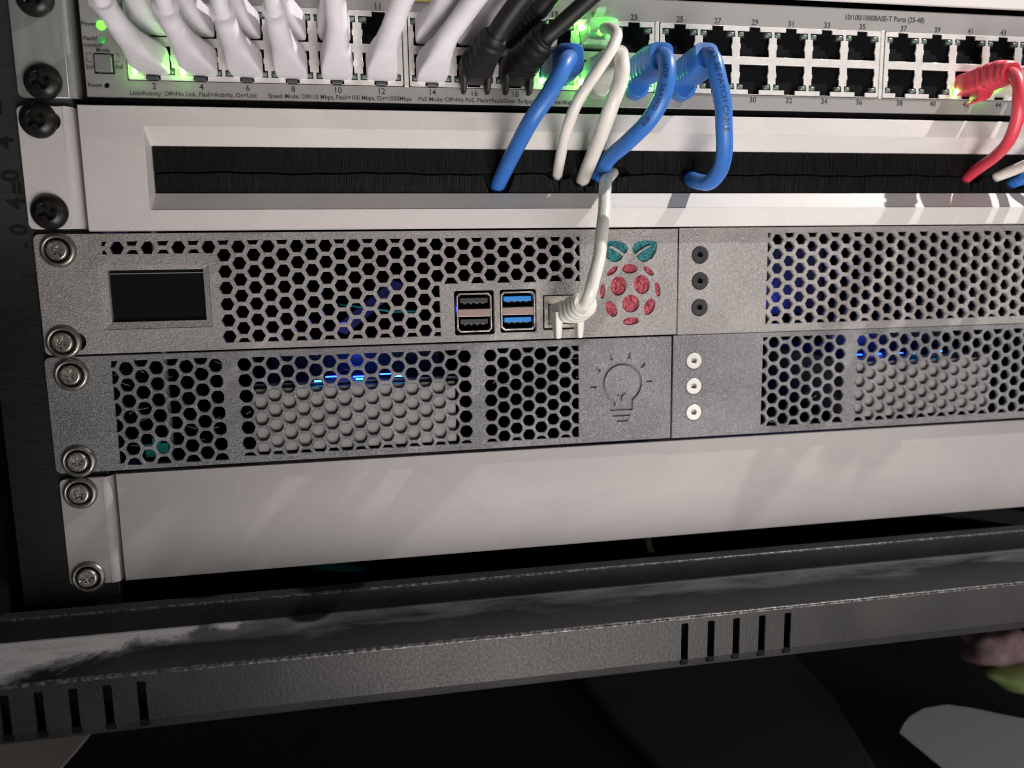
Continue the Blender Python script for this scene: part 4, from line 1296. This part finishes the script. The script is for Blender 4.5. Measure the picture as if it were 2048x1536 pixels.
KSEC = [(5.6, 4.6, 6), (5.7, 4.9, 5), (5.6, 5.0, 4), (5.1, 4.9, 2.6), (4.9, 4.9, 2), (4.1, 4.1, 2)]
for key, label in (('k16', "thick black cable with ribbed boot next to the white cables"),
                   ('k17', "black cable of the top row, wedged between the two ribbed black boots"),
                   ('k18', "thinner black cable with ribbed boot touching the blue plug")):
    t, Q = cable(key, label, M_BLACKCABLE, M_BLACKCABLE, KSEC, (2.1, 4.3, 5, 0.065), "black cables in the switch")
    if key != 'k17':
        for s in (-1, 1):
            MB().add([(s * 4.5 - 1.1, -14, -3), (s * 4.5 + 1.1, -14, -3), (s * 4.5 + 1.1, -4.5, -3), (s * 4.5 - 1.1, -4.5, -3),
                      (s * 4.5 - 0.8, -10, -9.0), (s * 4.5 + 0.8, -10, -9.0), (s * 4.5 + 0.8, -5.5, -9.0), (s * 4.5 - 0.8, -5.5, -9.0)],
                     [(0, 1, 5, 4), (1, 2, 6, 5), (2, 3, 7, 6), (3, 0, 4, 7), (4, 5, 6, 7)]).build("latch_guard", M_BLACKCABLE, t, 0.5)

BSEC = [(5.6, 4.3, 7), (5.6, 4.7, 5), (5.5, 5.1, 4.5), (5.2, 5.2, 4), (4.6, 4.8, 3.5)]
def lobe(name, mat, t, w=4.6, y0=-9.5, y1=-3.5, z0=-3.0, z1=-9.6):
    mb_ = MB()
    n_ = 14
    outl = [(-w, z0)] + [(-w * math.cos(math.pi * k / n_), z0 - 1.5 + (z1 - z0 + 1.5) * math.sin(math.pi * k / n_)) for k in range(n_ + 1)] + [(w, z0)]
    m = len(outl)
    mb_.add([(x, y0 + 0.12 * (z - z1), z) for x, z in outl] + [(x, y1, z) for x, z in outl],
            [tuple(range(m)), tuple(range(2 * m - 1, m - 1, -1))] + [(k, m + k, m + (k + 1) % m, (k + 1) % m) for k in range(m)])
    return mb_.build(name, mat, t, 0.7)
t, Q = cable('b20', "blue cable slanting down left beside the black cables into the bristles", M_BLUE, M_BLUE, BSEC, (2.4, 3.6, 2, 0.03), None, None, 3)
t, Q = cable('b24', "blue cable above the printed number 24, curving down left behind the white cables", M_BLUE, M_BLUE, BSEC, (1.9, 3.1, 4, 0.035), None, None, 3)
lobe("latch_guard", M_BLUE, t)
lettering(t, Q[3:], 3.1, 15, "UTP  24AWG   4PR", 2.5, M_BLUEINK, (-0.05, -1, -0.3), 0.55)
t, Q = cable('b26', "blue cable lettered PATCH CABLE hanging straight down and hooking left into the bristles", M_BLUE, M_BLUE, BSEC, (1.9, 3.1, 4, 0.02), None, None, 3)
lobe("latch_guard", M_BLUE, t, 5.0)
lettering(t, Q[3:], 3.1, 7.5, "CAT.5E PATCH CABLE", 2.9, M_BLUEINK, (-0.25, -1, 0.0), -0.05)

# clear plug lit green with a thin ivory cord
CSEC = [(5.6, 4.0, 10), (5.8, 4.1, 10), (5.5, 3.9, 8)]
t, Q = cable('c21', "thin ivory cable with a clear plug glowing green under the printed number 21", M_WARMWHITE, M_CLEAR, CSEC, None, None, None, 2)
MB().add([(-2.0, -2, 4.2), (2.0, -2, 4.2), (1.6, -13, 7.4), (-1.6, -13, 7.4), (-2.0, -2, 5.0), (2.0, -2, 5.0), (1.6, -13, 8.2), (-1.6, -13, 8.2)],
         [(0, 1, 2, 3), (7, 6, 5, 4), (0, 4, 5, 1), (1, 5, 6, 2), (2, 6, 7, 3), (3, 7, 4, 0)]).build("latch", M_CLEAR, t)
mb = MB()
for q in range(8):
    mb.tube([(-3.5 + q, 2, 0.8), (-3.5 + q, -4, 0.9), (-2.4 + 0.7 * q, -9, 0.5)], 0.38, 6)
mb.build("wires", M_TEALBOARD, t)
ISEC = [(5.6, 4.2, 7), (5.7, 4.5, 6), (5.5, 4.6, 4), (4.2, 4.2, 3), (3.6, 3.6, 2.4)]
t, Q = cable('w22', "thicker ivory cable above the printed number 22, coming down left of the blue one", M_WARMWHITE, M_WARMWHITE, ISEC, None, None, None, 3)
lobe("latch_guard", M_GREYWHITE, t, 4.4, -12.5, -4.5, -3.0, -9.8)
RSEC = [(5.6, 4.2, 7), (5.6, 4.4, 6), (5.2, 4.8, 4), (4.9, 4.8, 3), (3.9, 3.9, 2.4)]
t, Q = cable('r42', "red cable with ribbed boot above the printed number 42", M_RED, M_RED, RSEC, (1.9, 3.9, 4, 0.07), None, None, 3)
mb = MB()
mb.add([(x, y, z) for y in (-14.5, -9.0) for x, z in ((-3.8, -2), (3.8, -2), (3.4, -5.4), (1.8, -7.6), (-1.5, -8.8), (-4.8, -9.6), (-5.6, -8.9), (-4.2, -7.9), (-3.6, -6))],
       [tuple(range(9)), tuple(range(17, 8, -1))] + [(k, 9 + k, 9 + (k + 1) % 9, (k + 1) % 9) for k in range(9)])
mb.build("latch_guard", M_RED, t, 0.8)
cable('w44', "ivory cable at the far right, entering the bristles between the red and the blue cable", M_WARMWHITE, M_WARMWHITE, ISEC, None, None, None, 3)
cable('b46', "blue cable at the far right edge, lowest one entering the bristles", M_BLUE, M_BLUE, BSEC, None, None, None, 3)

PSEC = [(5.6, 4.0, 7), (5.6, 4.2, 6), (5.4, 4.6, 3.4), (4.9, 4.6, 2.5), (4.4, 4.4, 2.1)]
t, Q = cable('pi', "pale grey cable hanging from the bristles to the network socket beside the berry emblem", M_GREYWHITE, M_GREYWHITE, PSEC, (1.9, 3.9, 4, 0.075), None, None, 3)
for s in (-1, 1):
    MB().add([(s * 4.4 - 1.7, -15.5, 1.5), (s * 4.4 + 1.6, -15.5, 1.5), (s * 4.4 + 1.6, -6.5, 1.5), (s * 4.4 - 1.7, -6.5, 1.5),
              (s * 4.4 - 1.2, -14, -9.2), (s * 4.4 + 1.1, -14, -9.2), (s * 4.4 + 1.1, -9, -9.2), (s * 4.4 - 1.2, -9, -9.2)],
             [(0, 1, 5, 4), (1, 2, 6, 5), (2, 3, 7, 6), (3, 0, 4, 7), (4, 5, 6, 7)]).build("latch_guard", M_GREYWHITE, t, 0.6)
for key, name, mat, label in (('teal', "teal_cable", M_TEALC, "teal cable lying in the dark gap under the blank panel"),
                              ('yellow', "yellow_cable", M_YELLOWC, "thin yellow cable curling in the dark gap above the bottom bar")):
    st, bn, er, P = CABLES[key]
    v_, f_ = sweep_data(P, [(er, er, 2)] * len(P), 14, 6)
    tag(MB().add(v_, f_, 0, True).build(name, mat), label, "cable")

# ================================================================== BELOW THE BAR
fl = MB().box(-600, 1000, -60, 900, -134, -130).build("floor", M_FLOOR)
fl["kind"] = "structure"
def slab(name, P, z, h, mat, label, cat):
    mb_ = MB()
    m = len(P)
    mb_.add([(x, y, z) for x, y in P] + [(x, y, z + h) for x, y in P],
            [tuple(range(m))[::-1], tuple(range(m, 2 * m))] + [(k, (k + 1) % m, m + (k + 1) % m, m + k) for k in range(m)])
    return tag(mb_.build(name, mat, None, 1.0), label, cat)

def leaning(name, P, k, y0, mat, label, cat):
    """a pale sheet painted as lit floor, tilted to catch the light: z = -130 + k (y - y0)"""
    mb_ = MB()
    m = len(P)
    z_ = lambda y: -130 + k * (y - y0)
    mb_.add([(x, y, z_(y) - 1.2) for x, y in P] + [(x, y, z_(y)) for x, y in P],
            [tuple(range(m))[::-1], tuple(range(m, 2 * m))] + [(q, (q + 1) % m, m + (q + 1) % m, m + q) for q in range(m)])
    return tag(mb_.build(name, mat, None, 0.4), label, cat)
leaning("beige_lit_floor", [(-150, 107), (-70, 108), (-24, 101), (-28, 89), (-31, 82), (-35, 73), (-33, 53), (-150, 53)], 0.3, 40, M_LITBEIGE, "beige sheet standing in for lit floor at the bottom left corner", "board")
leaning("grey_lit_floor", [(376, 11), (381, 15), (387, 18.5), (398, 22), (412, 22.5), (424, 18.5), (436, 13), (448, 8), (470, -3), (470, -50), (385, -50), (384, -32), (384, -11)], 0.3, -40, M_LITGREY, "pale grey sheet standing in for lit floor at the bottom right corner", "board")
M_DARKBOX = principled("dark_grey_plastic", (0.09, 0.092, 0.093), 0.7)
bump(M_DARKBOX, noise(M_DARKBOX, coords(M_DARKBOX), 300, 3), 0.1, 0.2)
slab("dark_slab", [(236, 150), (246, 60), (262, 0), (350, -20), (372, 60), (380, 150)], -130, 6, M_DARKBOX, "made-up flat dark grey slab on the floor under the middle of the bottom bar", "case")  # invented slab filling the dark stretch of floor

def lump(name, c, rx, ry, rz, mat, parent, seed, amp=0.18):
    rnd_ = random.Random(seed)
    ph = [rnd_.uniform(0, 6.28) for _ in range(6)]
    mb_ = MB()
    nu, nv = 28, 16
    vs = []
    for i in range(nv + 1):
        th = math.pi * i / nv
        for k in range(nu):
            a = 2 * math.pi * k / nu
            f = 1 + amp * (math.sin(3 * a + ph[0] + 2 * th) * 0.5 + math.sin(5 * a - 3 * th + ph[1]) * 0.3 + math.sin(7 * th + 2 * a + ph[2]) * 0.3) * math.sin(th)
            vs.append((c[0] + rx * f * math.sin(th) * math.cos(a), c[1] + ry * f * math.sin(th) * math.sin(a), c[2] + rz * f * math.cos(th)))
    fs = [(i * nu + k, i * nu + (k + 1) % nu, (i + 1) * nu + (k + 1) % nu, (i + 1) * nu + k) for i in range(nv) for k in range(nu)]
    return mb_.add(vs, fs, 0, True).build(name, mat, parent)
cb = empty("cloth_bundle", "crumpled pink and lime green cloth bundle on the floor at the lower right", "cloth", (470, 45, -130))
lump("pink_fold", (2, 5, 32), 27, 16, 13, M_PINK, cb, 2, 0.25)
lump("lime_fold", (24, -9, 19), 42, 15, 9, M_LIME, cb, 5, 0.12)
lump("dark_fold", (16, -4, 44), 12, 8, 6, M_DARKBOX, cb, 8, 0.3)
